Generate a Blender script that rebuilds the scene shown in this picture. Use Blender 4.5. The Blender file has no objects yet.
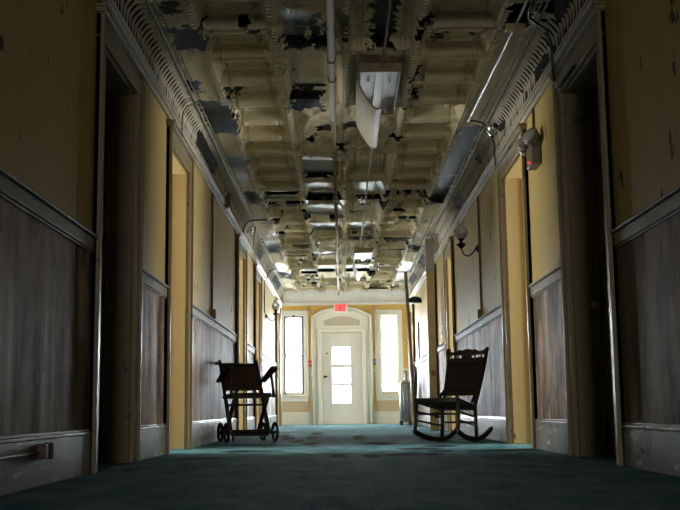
import bpy, math, random
import numpy as np
from mathutils import Vector, Matrix, Euler, noise
random.seed(7)
SC = bpy.context.scene
COL = SC.collection
PI = math.pi

# ------------------------------------------------------------------ geometry helpers
class MB:
    def __init__(s): s.v = []; s.f = []; s.mi = []; s.cur = 0
    def add(s, vs, fs):
        n = len(s.v); s.v += [tuple(p) for p in vs]
        for f in fs: s.f.append([n + i for i in f]); s.mi.append(s.cur)
        return s
    def box(s, x0, x1, y0, y1, z0, z1, M=None):
        vs = [Vector((x, y, z)) for x in (x0, x1) for y in (y0, y1) for z in (z0, z1)]
        if M is not None: vs = [M @ p for p in vs]
        return s.add(vs, [(0,1,3,2),(4,6,7,5),(0,4,5,1),(2,3,7,6),(0,2,6,4),(1,5,7,3)])
    def tube(s, pts, r, n=10, caps=True, flat=None):
        pts = [Vector(p) for p in pts]; k = len(pts)
        rs = r if isinstance(r, (list, tuple)) else [r] * k
        t0 = (pts[1] - pts[0]).normalized()
        up = Vector((0,0,1)) if abs(t0.z) < .9 else Vector((0,1,0))
        a = t0.cross(up).normalized(); vs = []; fs = []
        for i in range(k):
            t = (pts[min(i+1,k-1)] - pts[max(i-1,0)]).normalized()
            a = (a - t * a.dot(t)).normalized(); b = t.cross(a)
            for j in range(n):
                w = 2*PI*j/n; fb = flat if flat else 1
                vs.append(pts[i] + a*math.cos(w)*rs[i] + b*math.sin(w)*rs[i]*fb)
        for i in range(k-1):
            for j in range(n):
                fs.append((i*n+j, i*n+(j+1)%n, (i+1)*n+(j+1)%n, (i+1)*n+j))
        if caps:
            fs.append(tuple(range(n))[::-1]); fs.append(tuple((k-1)*n+j for j in range(n)))
        return s.add(vs, fs)
    def lathe(s, prof, o=(0,0,0), ax='z', n=20, M=None):
        vs = []; fs = []; k = len(prof)
        for r, h in prof:
            for j in range(n):
                w = 2*PI*j/n; c, d = r*math.cos(w), r*math.sin(w)
                p = {'z': (c,d,h), 'x': (h,c,d), 'y': (d,h,c)}[ax]
                p = Vector(p)
                if M is not None: p = M @ p
                vs.append(p + Vector(o))
        for i in range(k-1):
            for j in range(n): fs.append((i*n+j, i*n+(j+1)%n, (i+1)*n+(j+1)%n, (i+1)*n+j))
        if prof[0][0] > 1e-4: fs.append(tuple(range(n))[::-1])
        if prof[-1][0] > 1e-4: fs.append(tuple((k-1)*n+j for j in range(n)))
        return s.add(vs, fs)
    def ball(s, c, r, n=12, m=8, sc=(1,1,1)):
        vs = []; fs = []
        for i in range(m+1):
            p = PI*i/m
            for j in range(n):
                w = 2*PI*j/n
                vs.append((c[0]+r*sc[0]*math.sin(p)*math.cos(w), c[1]+r*sc[1]*math.sin(p)*math.sin(w), c[2]+r*sc[2]*math.cos(p)))
        for i in range(m):
            for j in range(n): fs.append((i*n+j, (i+1)*n+j, (i+1)*n+(j+1)%n, i*n+(j+1)%n))
        return s.add(vs, fs)
    def torus(s, c, R, r, ax='x', n=28, m=8):
        vs = []; fs = []
        for i in range(n):
            w = 2*PI*i/n
            for j in range(m):
                u = 2*PI*j/m; q = R + r*math.cos(u); h = r*math.sin(u)
                p = {'x': (h, q*math.cos(w), q*math.sin(w)), 'y': (q*math.cos(w), h, q*math.sin(w)), 'z': (q*math.cos(w), q*math.sin(w), h)}[ax]
                vs.append((c[0]+p[0], c[1]+p[1], c[2]+p[2]))
        for i in range(n):
            for j in range(m): fs.append((i*m+j, ((i+1)%n)*m+j, ((i+1)%n)*m+(j+1)%m, i*m+(j+1)%m))
        return s.add(vs, fs)
    def prism(s, pts, fn, d0, d1):
        # pts: 2-D outline; fn(u, v, d) -> xyz
        n = len(pts)
        vs = [fn(u, v, d0) for u, v in pts] + [fn(u, v, d1) for u, v in pts]
        fs = [tuple(range(n)), tuple(range(n, 2*n))[::-1]] + [(i, n+i, n+(i+1)%n, (i+1)%n) for i in range(n)]
        return s.add(vs, fs)
    def build(s, name, mat, parent=None, bevel=0, smooth=False, **kw):
        me = bpy.data.meshes.new(name); me.from_pydata(s.v, [], s.f); me.update()
        import bmesh
        bm = bmesh.new(); bm.from_mesh(me); bmesh.ops.recalc_face_normals(bm, faces=bm.faces)
        bm.to_mesh(me); bm.free()
        for m in (mat if isinstance(mat, (list, tuple)) else [mat]): me.materials.append(m)
        for p, i in zip(me.polygons, s.mi):
            p.material_index = i
            if smooth: p.use_smooth = True
        o = bpy.data.objects.new(name, me); COL.objects.link(o)
        if parent is not None: o.parent = parent
        if bevel:
            b = o.modifiers.new('bevel', 'BEVEL'); b.width = bevel; b.segments = 2; b.limit_method = 'ANGLE'
        tag(o, **kw)
        return o

def tag(o, label=None, cat=None, group=None, kind=None):
    if label: o['label'] = label
    if cat: o['category'] = cat
    if group: o['group'] = group
    if kind: o['kind'] = kind
    return o
def thing(name, loc, label, cat, rz=0, group=None, kind=None):
    o = bpy.data.objects.new(name, None); COL.objects.link(o)
    o.location = loc; o.rotation_euler = (0, 0, rz); o.empty_display_size = .1
    return tag(o, label, cat, group, kind)
def copy_tree(o, parent=None):
    c = o.copy(); COL.objects.link(c)
    if parent is not None: c.parent = parent
    for ch in [q for q in list(bpy.data.objects) if q.parent == o]: copy_tree(ch, c)
    return c

# ------------------------------------------------------------------ material helpers
class NT:
    def __init__(s, name):
        s.m = bpy.data.materials.new(name); s.m.use_nodes = True
        s.t = s.m.node_tree; s.n = s.t.nodes; s.b = s.n['Principled BSDF']; s.out = s.n['Material Output']
        s.co = s.n.new('ShaderNodeTexCoord').outputs['Object']
    def link(s, a, b): s.t.links.new(a, b)
    def put(s, sock, v):
        if hasattr(v, 'is_output'): s.link(v, sock)
        elif isinstance(v, (tuple, list)) and len(v) == 3 and sock.type == 'RGBA': sock.default_value = (*v, 1)
        else: sock.default_value = v
    def math(s, op, a, b=0.0, c=None, clamp=False):
        n = s.n.new('ShaderNodeMath'); n.operation = op; n.use_clamp = clamp
        s.put(n.inputs[0], a); s.put(n.inputs[1], b)
        if c is not None: s.put(n.inputs[2], c)
        return n.outputs[0]
    def map(s, scale=(1,1,1), loc=(0,0,0), co=None):
        n = s.n.new('ShaderNodeMapping'); n.inputs['Scale'].default_value = scale; n.inputs['Location'].default_value = loc
        s.link(co or s.co, n.inputs['Vector']); return n.outputs[0]
    def noise(s, scale=5, detail=4, rough=.6, vec=None, dist=0):
        n = s.n.new('ShaderNodeTexNoise'); n.inputs['Scale'].default_value = scale
        n.inputs['Detail'].default_value = detail; n.inputs['Roughness'].default_value = rough; n.inputs['Distortion'].default_value = dist
        s.link(vec or s.co, n.inputs['Vector']); return n.outputs['Fac']
    def ramp(s, f, stops, const=False):
        n = s.n.new('ShaderNodeValToRGB'); cr = n.color_ramp
        if const: cr.interpolation = 'CONSTANT'
        while len(cr.elements) < len(stops): cr.elements.new(.5)
        for e, (p, c) in zip(cr.elements, stops):
            e.position = p; e.color = (*c, 1) if isinstance(c, (tuple, list)) else (c, c, c, 1)
        s.link(f, n.inputs[0]); return n.outputs[0]
    def rng(s, f, a, b, c=0., d=1.):
        n = s.n.new('ShaderNodeMapRange'); n.clamp = True
        s.link(f, n.inputs[0])
        for i, v in enumerate((a, b, c, d)): n.inputs[i+1].default_value = v
        return n.outputs[0]
    def mix(s, f, a, b):
        n = s.n.new('ShaderNodeMix'); n.data_type = 'RGBA'
        s.put(n.inputs[0], f); s.put(n.inputs[6], a); s.put(n.inputs[7], b); return n.outputs[2]
    def attr(s, name):
        n = s.n.new('ShaderNodeAttribute'); n.attribute_name = name; return n.outputs['Fac']
    def sep(s):
        n = s.n.new('ShaderNodeSeparateXYZ'); s.link(s.co, n.inputs[0]); return n.outputs
    def bump(s, h, st=.3, dist=.01):
        n = s.n.new('ShaderNodeBump'); n.inputs['Strength'].default_value = st; n.inputs['Distance'].default_value = dist
        s.link(h, n.inputs['Height']); s.link(n.outputs[0], s.b.inputs['Normal'])
    def fin(s, col=None, rough=None, metal=None, spec=None):
        if col is not None: s.put(s.b.inputs['Base Color'], col)
        if rough is not None: s.put(s.b.inputs['Roughness'], rough)
        if metal is not None: s.put(s.b.inputs['Metallic'], metal)
        if spec is not None: s.put(s.b.inputs['Specular IOR Level'], spec)
        return s.m

def plain(name, col, rough=.5, metal=0, var=.15, scale=8, bump=.1, spec=.5):
    t = NT(name); f = t.noise(scale, 5)
    d = tuple(c*(1-var) for c in col); l = tuple(min(1, c*(1+var)) for c in col)
    if bump: t.bump(t.noise(scale*5, 3), bump, .004)
    return t.fin(t.ramp(f, [(.3, d), (.7, l)]), rough, metal, spec)

def wall_paint(name, c0, c1, chip, chip_amt=.70, rough=.55, streak=True, specks=True):
    t = NT(name)
    st = t.noise(1, 5, .6, t.map((9, 9, .45)))
    bl = t.noise(1.3, 4, .6)
    base = t.mix(t.math('MULTIPLY_ADD', st, .6, t.math('MULTIPLY', bl, .4)), c0, c1)
    n1 = t.noise(7, 6, .65, t.map((1, 1, .6)))
    n2 = t.noise(1.1, 2, .5, t.map((1, 1, 1), (3.1, 7.7, 1.3)))
    cm = t.rng(t.math('MULTIPLY_ADD', n2, .35, n1), chip_amt+.17, chip_amt+.185)
    if 'wainscot' in name and 'end' not in name:
        base = t.mix(t.rng(t.noise(1, 6, .7, t.map((2.2, 2.2, 1.1), (5, 1, 2))), .45, .55, 0, .8), base, (.56, .44, .38))
        base = t.mix(t.rng(t.noise(1, 6, .7, t.map((4, 4, .8), (1, 6, 2))), .50, .62, 0, .75), base, (.05, .034, .028))
    col = t.mix(cm, base, chip)
    if specks: t.bump(t.math('SUBTRACT', t.noise(60, 3), t.math('MULTIPLY', cm, 2.0)), .25, .004)
    r = t.rng(st, .3, .7, rough-.08, rough+.14)
    return t.fin(col, r, spec=.05 if 'wainscot' in name else .12)

M = {}
M['wall_upper'] = wall_paint('aged olive wall paint', (.46, .345, .13), (.68, .52, .23), (.06, .045, .03), .66)
M['wall_lower'] = wall_paint('streaked brown wainscot paint', (.10, .070, .055), (.36, .275, .22), (.05, .04, .035), .8, rough=.58)
M['wall_end'] = wall_paint('ochre end wall paint', (.66, .43, .12), (.74, .50, .17), (.4, .33, .22), .85)
M['wall_end_low'] = wall_paint('beige end wainscot', (.48, .38, .25), (.56, .46, .32), (.3, .25, .2), .85)
M['room_wall'] = wall_paint('yellow room wall paint', (.55, .40, .17), (.66, .50, .25), (.3, .2, .1), .85)
M['jamb_yellow'] = wall_paint('yellow jamb paint', (.46, .34, .15), (.56, .43, .22), (.16, .08, .03), .735)

def scuffed(name, c0, c1, rough=.33, marks=1.0):
    t = NT(name)
    f = t.noise(2.2, 6, .65); sc_ = t.noise(1, 5, .7, t.map((6, 3, 22)))
    col = t.mix(f, c0, c1)
    mk = t.rng(sc_, .59, .64, 0, .85*marks)
    col = t.mix(mk, col, (.62, .60, .56))
    dk = t.rng(t.noise(9, 5, .7), .61, .65, 0, .8)
    col = t.mix(dk, col, (.05, .045, .04))
    t.bump(t.noise(45, 3), .2, .003)
    return t.fin(col, t.rng(f, .3, .7, rough-.06, rough+.12))
M['baseboard'] = scuffed('scuffed grey baseboard paint', (.27, .26, .235), (.05, .048, .045), .30)
M['trim_olive'] = scuffed('worn olive door trim paint', (.17, .135, .072), (.27, .22, .125), .34, .0)
M['rail'] = scuffed('worn chair rail paint', (.20, .185, .145), (.31, .29, .24), .6)
M['trim_white'] = plain('white end trim paint', (.66, .65, .60), .4, var=.06, scale=4)
M['door_white'] = plain('white door paint', (.66, .65, .63), .35, var=.04, scale=3)
M['door_dark'] = plain('dark closed door varnish', (.10, .07, .042), .35, var=.3, scale=3)
M['panel_tan'] = plain('tan transom panel', (.42, .37, .30), .5, var=.06)

def black_wood(name, c0=(.012, .008, .006), c1=(.030, .018, .013), rough=.4):
    t = NT(name); f = t.noise(1, 5, .6, t.map((30, 30, 4)))
    t.bump(f, .12, .002)
    return t.fin(t.mix(f, c0, c1), rough)
M['dark_wood'] = black_wood('near-black stained wood')
M['cane'] = plain('dark woven cane back', (.018, .016, .014), .7, var=.3, scale=60, bump=.4)
M['cushion'] = plain('dark leathercloth seat', (.014, .014, .018), .5, var=.2)
M['red_wood'] = black_wood('dark reddish board', (.030, .014, .010), (.055, .026, .018), .42)
M['rubber'] = plain('black rubber', (.01, .01, .01), .7, var=.1)
M['iron'] = plain('dark iron', (.02, .02, .022), .45, .6, var=.2)
M['pipe_paint'] = plain('painted sprinkler pipe', (.24, .21, .165), .8, var=.12)
M['conduit'] = plain('dull steel conduit', (.36, .38, .35), .5, .5, var=.2)
M['cable'] = plain('black cable', (.012, .012, .014), .5, var=.1)
M['cable_tan'] = plain('tan painted wire', (.16, .14, .11), .6, var=.1)
M['raceway'] = plain('brown wall raceway', (.075, .055, .032), .5, var=.2)
M['outlet_brown'] = plain('brown outlet box', (.17, .105, .045), .45, var=.2)
M['box_black'] = plain('dark utility box', (.02, .022, .022), .4, var=.15)
M['box_red'] = plain('dark red bakelite', (.055, .012, .010), .4, var=.15)
M['brass'] = plain('tan junction cover', (.42, .31, .13), .45, .2, var=.2)
M['fixture_white'] = plain('white fixture enamel', (.32, .31, .28), .5, var=.06)
M['fixture_tan'] = plain('aged fixture edge', (.26, .20, .12), .5, var=.15)
M['sconce_black'] = plain('black iron sconce', (.012, .011, .012), .4, .3, var=.1)
M['white_plastic'] = plain('white plastic', (.78, .78, .76), .35, var=.04)
M['grey_plastic'] = plain('aged beige plastic', (.17, .15, .11), .4, var=.1)
M['radiator'] = plain('silver painted cast iron', (.58, .58, .57), .5, 0, var=.12)
M['red'] = plain('red plastic', (.55, .03, .03), .4, var=.05)
M['blue_dark'] = plain('navy blue cloth', (.008, .014, .035), .6, var=.2)
M['blue_grey'] = plain('blue grey box', (.10, .14, .22), .5, var=.1)
M['chrome'] = plain('bright metal', (.8, .8, .8), .2, 1, var=.03, bump=0)
M['pole_wood'] = plain('weathered pole wood', (.15, .10, .05), .55, var=.3, scale=12)
M['knob_orange'] = plain('orange brown knob', (.33, .13, .03), .4, var=.15)
M['post_yellow'] = plain('ochre post paint', (.42, .31, .14), .4, var=.15)
M['post_grey'] = plain('cream post paint', (.38, .35, .28), .45, var=.12)

def glass_mat(name, tint):
    t = NT(name); t.n.remove(t.b)
    tr = t.n.new('ShaderNodeBsdfTransparent'); tr.inputs[0].default_value = (*tint, 1)
    gl = t.n.new('ShaderNodeBsdfGlossy'); gl.inputs['Roughness'].default_value = .05
    fr = t.n.new('ShaderNodeFresnel'); fr.inputs[0].default_value = 1.45
    mx = t.n.new('ShaderNodeMixShader')
    t.link(fr.outputs[0], mx.inputs[0]); t.link(tr.outputs[0], mx.inputs[1]); t.link(gl.outputs[0], mx.inputs[2])
    t.link(mx.outputs[0], t.out.inputs[0]); return t.m
M['glass'] = glass_mat('window glass', (.95, .97, .98))
M['glass_dim_back'] = glass_mat('dimmed back window glass', (.42, .405, .37))
M['glass_dim_end'] = glass_mat('dimmed end room glass', (.58, .56, .51))
M['glass_dim_side'] = glass_mat('dimmed side room glass', (.60, .58, .54))  # the darker tints only turn down daylight from the unseen windows
def shade_glass():
    t = NT('pale frosted lamp glass'); t.b.inputs['Transmission Weight'].default_value = .35
    return t.fin(t.mix(t.noise(14, 3), (.55, .55, .52), (.75, .76, .75)), .18)
M['shade'] = shade_glass()
def emit(name, c, s):
    t = NT(name); t.b.inputs['Emission Color'].default_value = (*c, 1); t.b.inputs['Emission Strength'].default_value = s
    return t.fin(c, .4)
M['exit_red'] = emit('lit red exit letters', (1, .012, .035), 1.0)
M['exit_face'] = plain('pale exit sign face', (.30, .34, .32), .4, var=.03)
M['led'] = emit('red indicator lamp', (1, .02, .03), 1.6)

# ------------------------------------------------------------------ plan (metres)
SKY = 60.0
XL, XR = -1.367, 1.54
YB, YE = -12.0, 23.8
H = 2.98
ZC = 2.69            # underside of cornice
RAIL = 1.215
BASE = .235
WT = .28             # wall thickness
DOORS_L = [(5.86, 6.86, 0), (8.28, 9.26, 1), (13.78, 14.74, 1), (16.63, 17.6, 1), (22.1, 23.15, 1)]
DOORS_R = [(5.92, 6.95, 0), (8.52, 9.62, 1), (14.2, 15.0, 1), (16.9, 17.75, 1), (22.1, 23.15, 1)]  # last doorway on each side is added to light the end wall
DH = 2.44
CW, CT = .13, .03

def side(x):  # -1 left, +1 right
    return -1 if x < 0 else 1
def xs(X, a, b):
    """x range from the wall face: a/b measured into the corridor."""
    s = side(X); p, q = X - s*a, X - s*b
    return (min(p, q), max(p, q))

# ---- carpet floor
def floor_mat():
    t = NT('teal carpet'); x, y, z = t.sep()
    big = t.noise(.9, 5, .6, t.map((1, .6, 1))); mid = t.noise(5, 6, .7, t.map((1, .45, 1))); fine = t.noise(90, 3, .6)
    col = t.mix(t.rng(big, .3, .7), (.030, .120, .148), (.062, .215, .262))
    col = t.mix(t.rng(mid, .42, .62), col, (.17, .30, .34))
    col = t.mix(t.rng(t.noise(2.3, 6, .65, t.map((1, .35, 1), (4, 2, 0))), .56, .66, 0, .55), col, (.02, .035, .038))
    # blotchy spill stains lying on the pile
    acc = None
    nd = t.noise(9, 4, .6)
    for (sx, sy, rx, ry) in STAINS:
        dx = t.math('MULTIPLY', t.math('SUBTRACT', x, sx), 1/(rx*1.5)); dy = t.math('MULTIPLY', t.math('SUBTRACT', y, sy), 1/(ry*1.5))
        d = t.math('SQRT', t.math('ADD', t.math('MULTIPLY', dx, dx), t.math('MULTIPLY', dy, dy)))
        acc = d if acc is None else t.math('MINIMUM', acc, d)
    m = t.rng(t.math('MULTIPLY_ADD', nd, -1.5, t.math('ADD', acc, .75)), .9, 1.15, 1, 0)
    col = t.mix(m, col, (.004, .007, .009))
    w = t.n.new('ShaderNodeTexWave'); w.inputs['Scale'].default_value = 28; w.inputs['Distortion'].default_value = 1.5; w.bands_direction = 'Y'
    t.link(t.co, w.inputs['Vector'])
    w2 = t.n.new('ShaderNodeTexWave'); w2.inputs['Scale'].default_value = 28; w2.inputs['Distortion'].default_value = 1.0; w2.bands_direction = 'X'
    t.link(t.co, w2.inputs['Vector'])
    hh = t.math('ADD', t.math('MULTIPLY', w.outputs['Fac'], .35), t.math('ADD', t.math('MULTIPLY', w2.outputs['Fac'], .35), fine))
    hh = t.math('ADD', hh, t.math('MULTIPLY', mid, 1.5))
    t.bump(hh, .6, .012)
    return t.fin(col, .95, spec=.03)
STAINS = [(-.62, 12.3, .05, .5), (-.48, 11.2, .05, .35), (-.35, 12.6, .05, .3), (-.30, 10.4, .06, .3), (-.75, 13.6, .06, .5), (-.35, 14.8, .06, .5),
          (-.03, 7.55, .045, .16), (.21, 7.5, .05, .14), (.42, 7.6, .10, .16), (.65, 7.65, .06, .12), (.62, 8.7, .12, .15), (.75, 8.2, .07, .12),
          (-.9, 10.1, .3, .1), (.35, 10.2, .12, .3), (.85, 9.3, .1, .14), (1.2, 8.2, .2, .12), (-.75, 8.6, .16, .12), (-1.0, 7.4, .12, .1), (.2, 12.5, .05, .7)]
M['carpet'] = floor_mat()
b = MB(); nx, ny = 30, 240
vs = [(XL-.3 + (XR-XL+.6)*i/nx, YB + (YE-YB+.2)*j/ny, 0) for j in range(ny+1) for i in range(nx+1)]
b.add(vs, [(j*(nx+1)+i, j*(nx+1)+i+1, (j+1)*(nx+1)+i+1, (j+1)*(nx+1)+i) for j in range(ny) for i in range(nx)])
b.box(XL-.3, XR+.3, YB, YE+.2, -.12, -.01)
b.build('floor', M['carpet'], kind='structure')

# ---- corridor walls with their doorways
def corridor_wall(name, X, doors):
    s = side(X); a, c = (X-WT, X) if s < 0 else (X, X+WT)
    m = MB(); y = YB
    for (d0, d1, op) in doors + [(YE, YE, 0)]:
        m.cur = 1; m.box(a, c, y, d0, -.05, RAIL)
        m.cur = 0; m.box(a, c, y, d0, RAIL, H+.1)
        if d1 > d0: m.box(a, c, d0, d1, DH, H+.1)
        y = d1
    return m.build(name, [M['wall_upper'], M['wall_lower']], kind='structure')
corridor_wall('wall_left', XL, DOORS_L)
corridor_wall('wall_right', XR, DOORS_R)

tn = [0]
def trim(m, mat, bevel=.004, smooth=False):
    tn[0] += 1
    return m.build('trim_%d' % tn[0], mat, bevel=bevel, smooth=smooth, kind='structure')

def casing(X, d0, d1, op):
    m = MB(); a, c = xs(X, 0, CT); a2, c2 = xs(X, 0, CT+.018)
    for (p, q, e) in ((d0-CW, d0, d0-CW), (d1, d1+CW, d1+CW)):
        m.box(a, c, p, q, 0, DH)
        eo = (e, e+.022) if e < d0 else (e-.022, e)
        m.box(a2, c2, eo[0], eo[1], 0, DH+.15)
    m.box(a, c, d0-CW, d1+CW, DH, DH+.135)
    m.box(*xs(X, 0, CT+.03), d0-CW-.02, d1+CW+.02, DH+.135, DH+.165)
    m.box(*xs(X, 0, CT+.045), d0-CW-.03, d1+CW+.03, DH+.165, DH+.18)
    trim(m, M['trim_olive'])
    # jamb lining with stop
    s = side(X); m = MB(); j0, j1 = sorted((X + s*.002, X + s*(WT+.01)))
    st0, st1 = sorted((X + s*.16, X + s*.175))
    m.box(j0, j1, d0, d0+.012, 0, DH); m.box(j0, j1, d1-.012, d1, 0, DH); m.box(j0, j1, d0, d1, DH-.012, DH)
    m.box(st0, st1, d0+.012, d0+.027, 0, DH-.012); m.box(st0, st1, d1-.027, d1-.012, 0, DH-.012)
    trim(m, M['jamb_yellow'] if op else M['trim_olive'])
for X, D in ((XL, DOORS_L), (XR, DOORS_R)):
    for d in D: casing(X, *d)

# closed doors of the two nearest doorways
def closed_door(n, X, d0, d1):
    s = side(X); x0, x1 = sorted((X + s*.18, X + s*.22))
    m = MB(); m.box(x0, x1, d0+.014, d1-.014, .01, 2.05)
    f0, f1 = sorted((X + s*.172, X + s*.18))
    for (z0, z1) in ((.01, .22), (.95, 1.1), (1.93, 2.05)): m.box(f0, f1, d0+.014, d1-.014, z0, z1)
    for (p, q) in ((d0+.014, d0+.13), (d1-.13, d1-.014), ((d0+d1)/2-.05, (d0+d1)/2+.05)): m.box(f0, f1, p, q, .01, 2.05)
    o = m.build('door_%d' % n, M['door_dark'], bevel=.004, kind='structure')
    k = MB(); kx = X + s*.12
    k.tube([(X+s*.17, d1-.09, .98), (kx, d1-.09, .98)], .01); k.ball((kx, d1-.09, .98), .028)
    k.build('door_knob', M['brass'], o, smooth=True)
    t = MB(); t.box(x0, x1, d0+.014, d1-.014, 2.05, 2.11); t.box(x0+.01, x1-.01, d0+.014, d1-.014, 2.11, DH-.012)
    trim(t, M['door_dark'])
closed_door(1, XL, *DOORS_L[0][:2]); closed_door(2, XR, *DOORS_R[0][:2])

# baseboards and chair rails run between the casings
def runs(doors, y0, y1):
    out = []; y = y0
    for d0, d1, op in doors: out.append((y, d0-CW)); y = d1+CW
    out.append((y, y1)); return out
for X, D, nm in ((XL, DOORS_L, 'left'), (XR, DOORS_R, 'right')):
    m = MB(); r = MB()
    for (p, q) in runs(D, YB, YE-.5):
        m.box(*xs(X, 0, .022), p, q, 0, BASE-.03)
        m.box(*xs(X, 0, .030), p, q, BASE-.03, BASE-.015); m.box(*xs(X, 0, .018), p, q, BASE-.015, BASE)
        r.box(*xs(X, 0, .020), p, q, RAIL-.015, RAIL+.055); r.box(*xs(X, 0, .038), p, q, RAIL+.055, RAIL+.072)
        r.box(*xs(X, 0, .012), p, q, RAIL-.03, RAIL-.015)
    m.build('baseboard_'+nm, M['baseboard'], bevel=.004, kind='structure')
    trim(r, M['rail'], .006)
    # white corner board at the end of each side wall
    m = MB(); m.box(*xs(X, 0, .035), YE-.5, YE, 0, ZC); m.box(*xs(X, 0, .045), YE-.5, YE-.45, 0, ZC)
    trim(m, M['trim_white'])

# ------------------------------------------------------------------ pressed-tin ceiling
def smooth01(t): t = np.clip(t, 0, 1); return t*t*(3-2*t)
def peel_mat(name, c0, c1, bead=False):
    t = NT(name)
    hole = t.attr('hole')
    n = t.noise(13, 5, .62, dist=.3); n2 = t.noise(45, 3, .6)
    v = t.math('ADD', hole, t.math('ADD', t.math('MULTIPLY', t.math('SUBTRACT', n, .5), 3.2), t.math('MULTIPLY', t.math('SUBTRACT', n2, .5), .5)))
    cut = t.math('GREATER_THAN', v, .5)
    rim = t.rng(v, .33, .5)
    base = t.mix(t.noise(2, 5, .6), c0, c1)
    dirt = t.rng(t.noise(5, 7, .75), .50, .70, 0, .45)
    base = t.mix(dirt, base, tuple(c*.55 for c in c0))
    base = t.mix(rim, base, tuple(min(1, c*1.15) for c in c1))
    if bead:
        x, y, z = t.sep()
        bd = t.attr('bead')
        yy = t.math('SINE', t.math('MULTIPLY', y, 2*PI/.13))
        hh = t.math('ADD', t.math('MULTIPLY', t.math('MULTIPLY', t.math('ABSOLUTE', yy), bd), 1.6), t.math('MULTIPLY', t.noise(55, 3), .4))
        t.bump(hh, 1.0, .018)
    else: t.bump(t.noise(55, 3), .4, .004)
    t.fin(base, .8, spec=0)
    tr = t.n.new('ShaderNodeBsdfTransparent'); mx = t.n.new('ShaderNodeMixShader')
    t.link(cut, mx.inputs[0]); t.link(t.b.outputs[0], mx.inputs[1]); t.link(tr.outputs[0], mx.inputs[2]); t.link(mx.outputs[0], t.out.inputs[0])
    return t.m
M['tin'] = peel_mat('peeling cream pressed tin', (.66, .58, .41), (.80, .72, .54), True)
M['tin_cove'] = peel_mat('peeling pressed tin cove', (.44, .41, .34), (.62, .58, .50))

# places where the tin has rusted or fallen away: x0, x1, y0, y1, board paleness imitating window light
HOLES = [
 (-1.18, -1.06, 6.6, 6.81, 0.05),
 (-1.19, -0.95, 7.05, 7.53, 0.1),
 (-1.23, -0.94, 8.81, 9.9, 0.12),
 (-1.26, -1.14, 8.25, 8.57, 0),
 (-1.2, -0.97, 10.88, 11.34, 0.3),
 (-1.18, -1.08, 11.59, 12.06, 0.2),
 (-0.98, -0.91, 8.53, 8.99, 0.7),
 (-0.9, -0.82, 8.53, 8.82, 0),
 (-0.39, -0.22, 6.98, 7.6, 0.5),
 (-0.22, -0.12, 7.07, 7.56, 0.1),
 (-0.11, -0.02, 7.15, 7.66, 0.05),
 (-0.37, -0.06, 7.61, 7.74, 0),
 (-0.39, -0.12, 8.55, 8.78, 0.7),
 (-0.42, -0.12, 8.78, 9.15, 0),
 (0.0, 0.08, 6.74, 7.31, 0.6),
 (0.25, 0.42, 6.78, 7.58, 0),
 (0.58, 0.65, 6.9, 7.29, 0),
 (0.7, 0.81, 7.3, 7.6, 0.2),
 (0.81, 0.92, 7.3, 7.43, 0.1),
 (1.16, 1.32, 6.67, 7.15, 0),
 (1.33, 1.6, 6.64, 6.86, 0),
 (0.6, 0.66, 8.16, 8.59, 0),
 (0.63, 0.67, 8.65, 9.06, 0),
 (-0.21, -0.02, 9.73, 9.95, 1),
 (0.05, 0.21, 9.63, 9.85, 1),
 (-0.33, -0.23, 10.09, 10.25, 0),
 (-0.0, 0.07, 10.38, 10.72, 0),
 (0.49, 0.62, 10.02, 10.21, 0),
 (-0.41, -0.03, 11.25, 12.06, 0.85),
 (-0.38, -0.1, 12.39, 12.99, 0.85),
 (-0.48, 0.08, 13.12, 13.44, 0),
 (-0.53, 0.05, 13.71, 14.6, 0.9),
 (0.24, 0.44, 12.54, 13.41, 0.85),
 (0.46, 0.64, 12.55, 13.04, 0.7),
 (0.21, 0.64, 13.48, 13.69, 0),
 (0.16, 0.5, 14.96, 15.92, 0.85),
 (-0.41, 0.01, 14.92, 15.97, 0.5),
 (0.19, 0.54, 16.11, 16.4, 0),
 (-0.5, -0.05, 17.73, 18.57, 1),
 (0.22, 0.57, 18.13, 19.01, 0.9),
 (-0.96, -0.53, 12.96, 13.47, 0.85),
 (-0.98, -0.55, 13.68, 14.03, 0.85),
 (-0.92, -0.58, 15.13, 15.39, 0.7),
 (-0.94, -0.56, 16.22, 16.51, 0.9),
 (-0.97, -0.58, 18.28, 18.65, 0.9),
 (-0.96, -0.63, 19.17, 19.58, 0.7),
 (0.8, 1.14, 14.84, 15.26, 0.9),
 (0.74, 1.13, 16.25, 17.06, 0.3),
 (0.81, 1.12, 17.6, 18.06, 0.9),
 (0.72, 1.1, 19.46, 20.02, 0.7),
 (-1.17, -0.97, 12.63, 13.45, 0.25),
 (-1.24, -0.96, 16.49, 17.77, 0.9),
 (-1.22, -1.0, 19.14, 19.69, 0.9),
 (-1.24, -0.95, 20.13, 21.21, 0.9),
 (1.15, 1.4, 19.09, 20.51, 0.9),
 (1.12, 1.36, 20.5, 21.29, 0.9),
 (1.18, 1.35, 17.19, 17.86, 0.3),
 (-0.78, -0.1, 20.04, 20.96, 0.6),
 (0.1, 0.78, 19.84, 20.89, 0.6),
 (1.15, 1.39, 9.75, 11.9, 0.1),
 (1.16, 1.38, 11.95, 13.6, 0.12)
]
def sdf_boxes(x, y, boxes, k):
    v = np.full(x.shape, -3.0)
    for (x0, x1, y0, y1, pale) in boxes:
        cx, cy, hx, hy = (x0+x1)/2, (y0+y1)/2, (x1-x0)/2, (y1-y0)/2
        qx = np.abs(x-cx)-hx; qy = (np.abs(y-cy)-hy)*.7
        sd = np.hypot(np.maximum(qx, 0), np.maximum(qy, 0)) + np.minimum(np.maximum(qx, qy), 0)
        v = np.maximum(v, .5 - sd/k)
    return v
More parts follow.
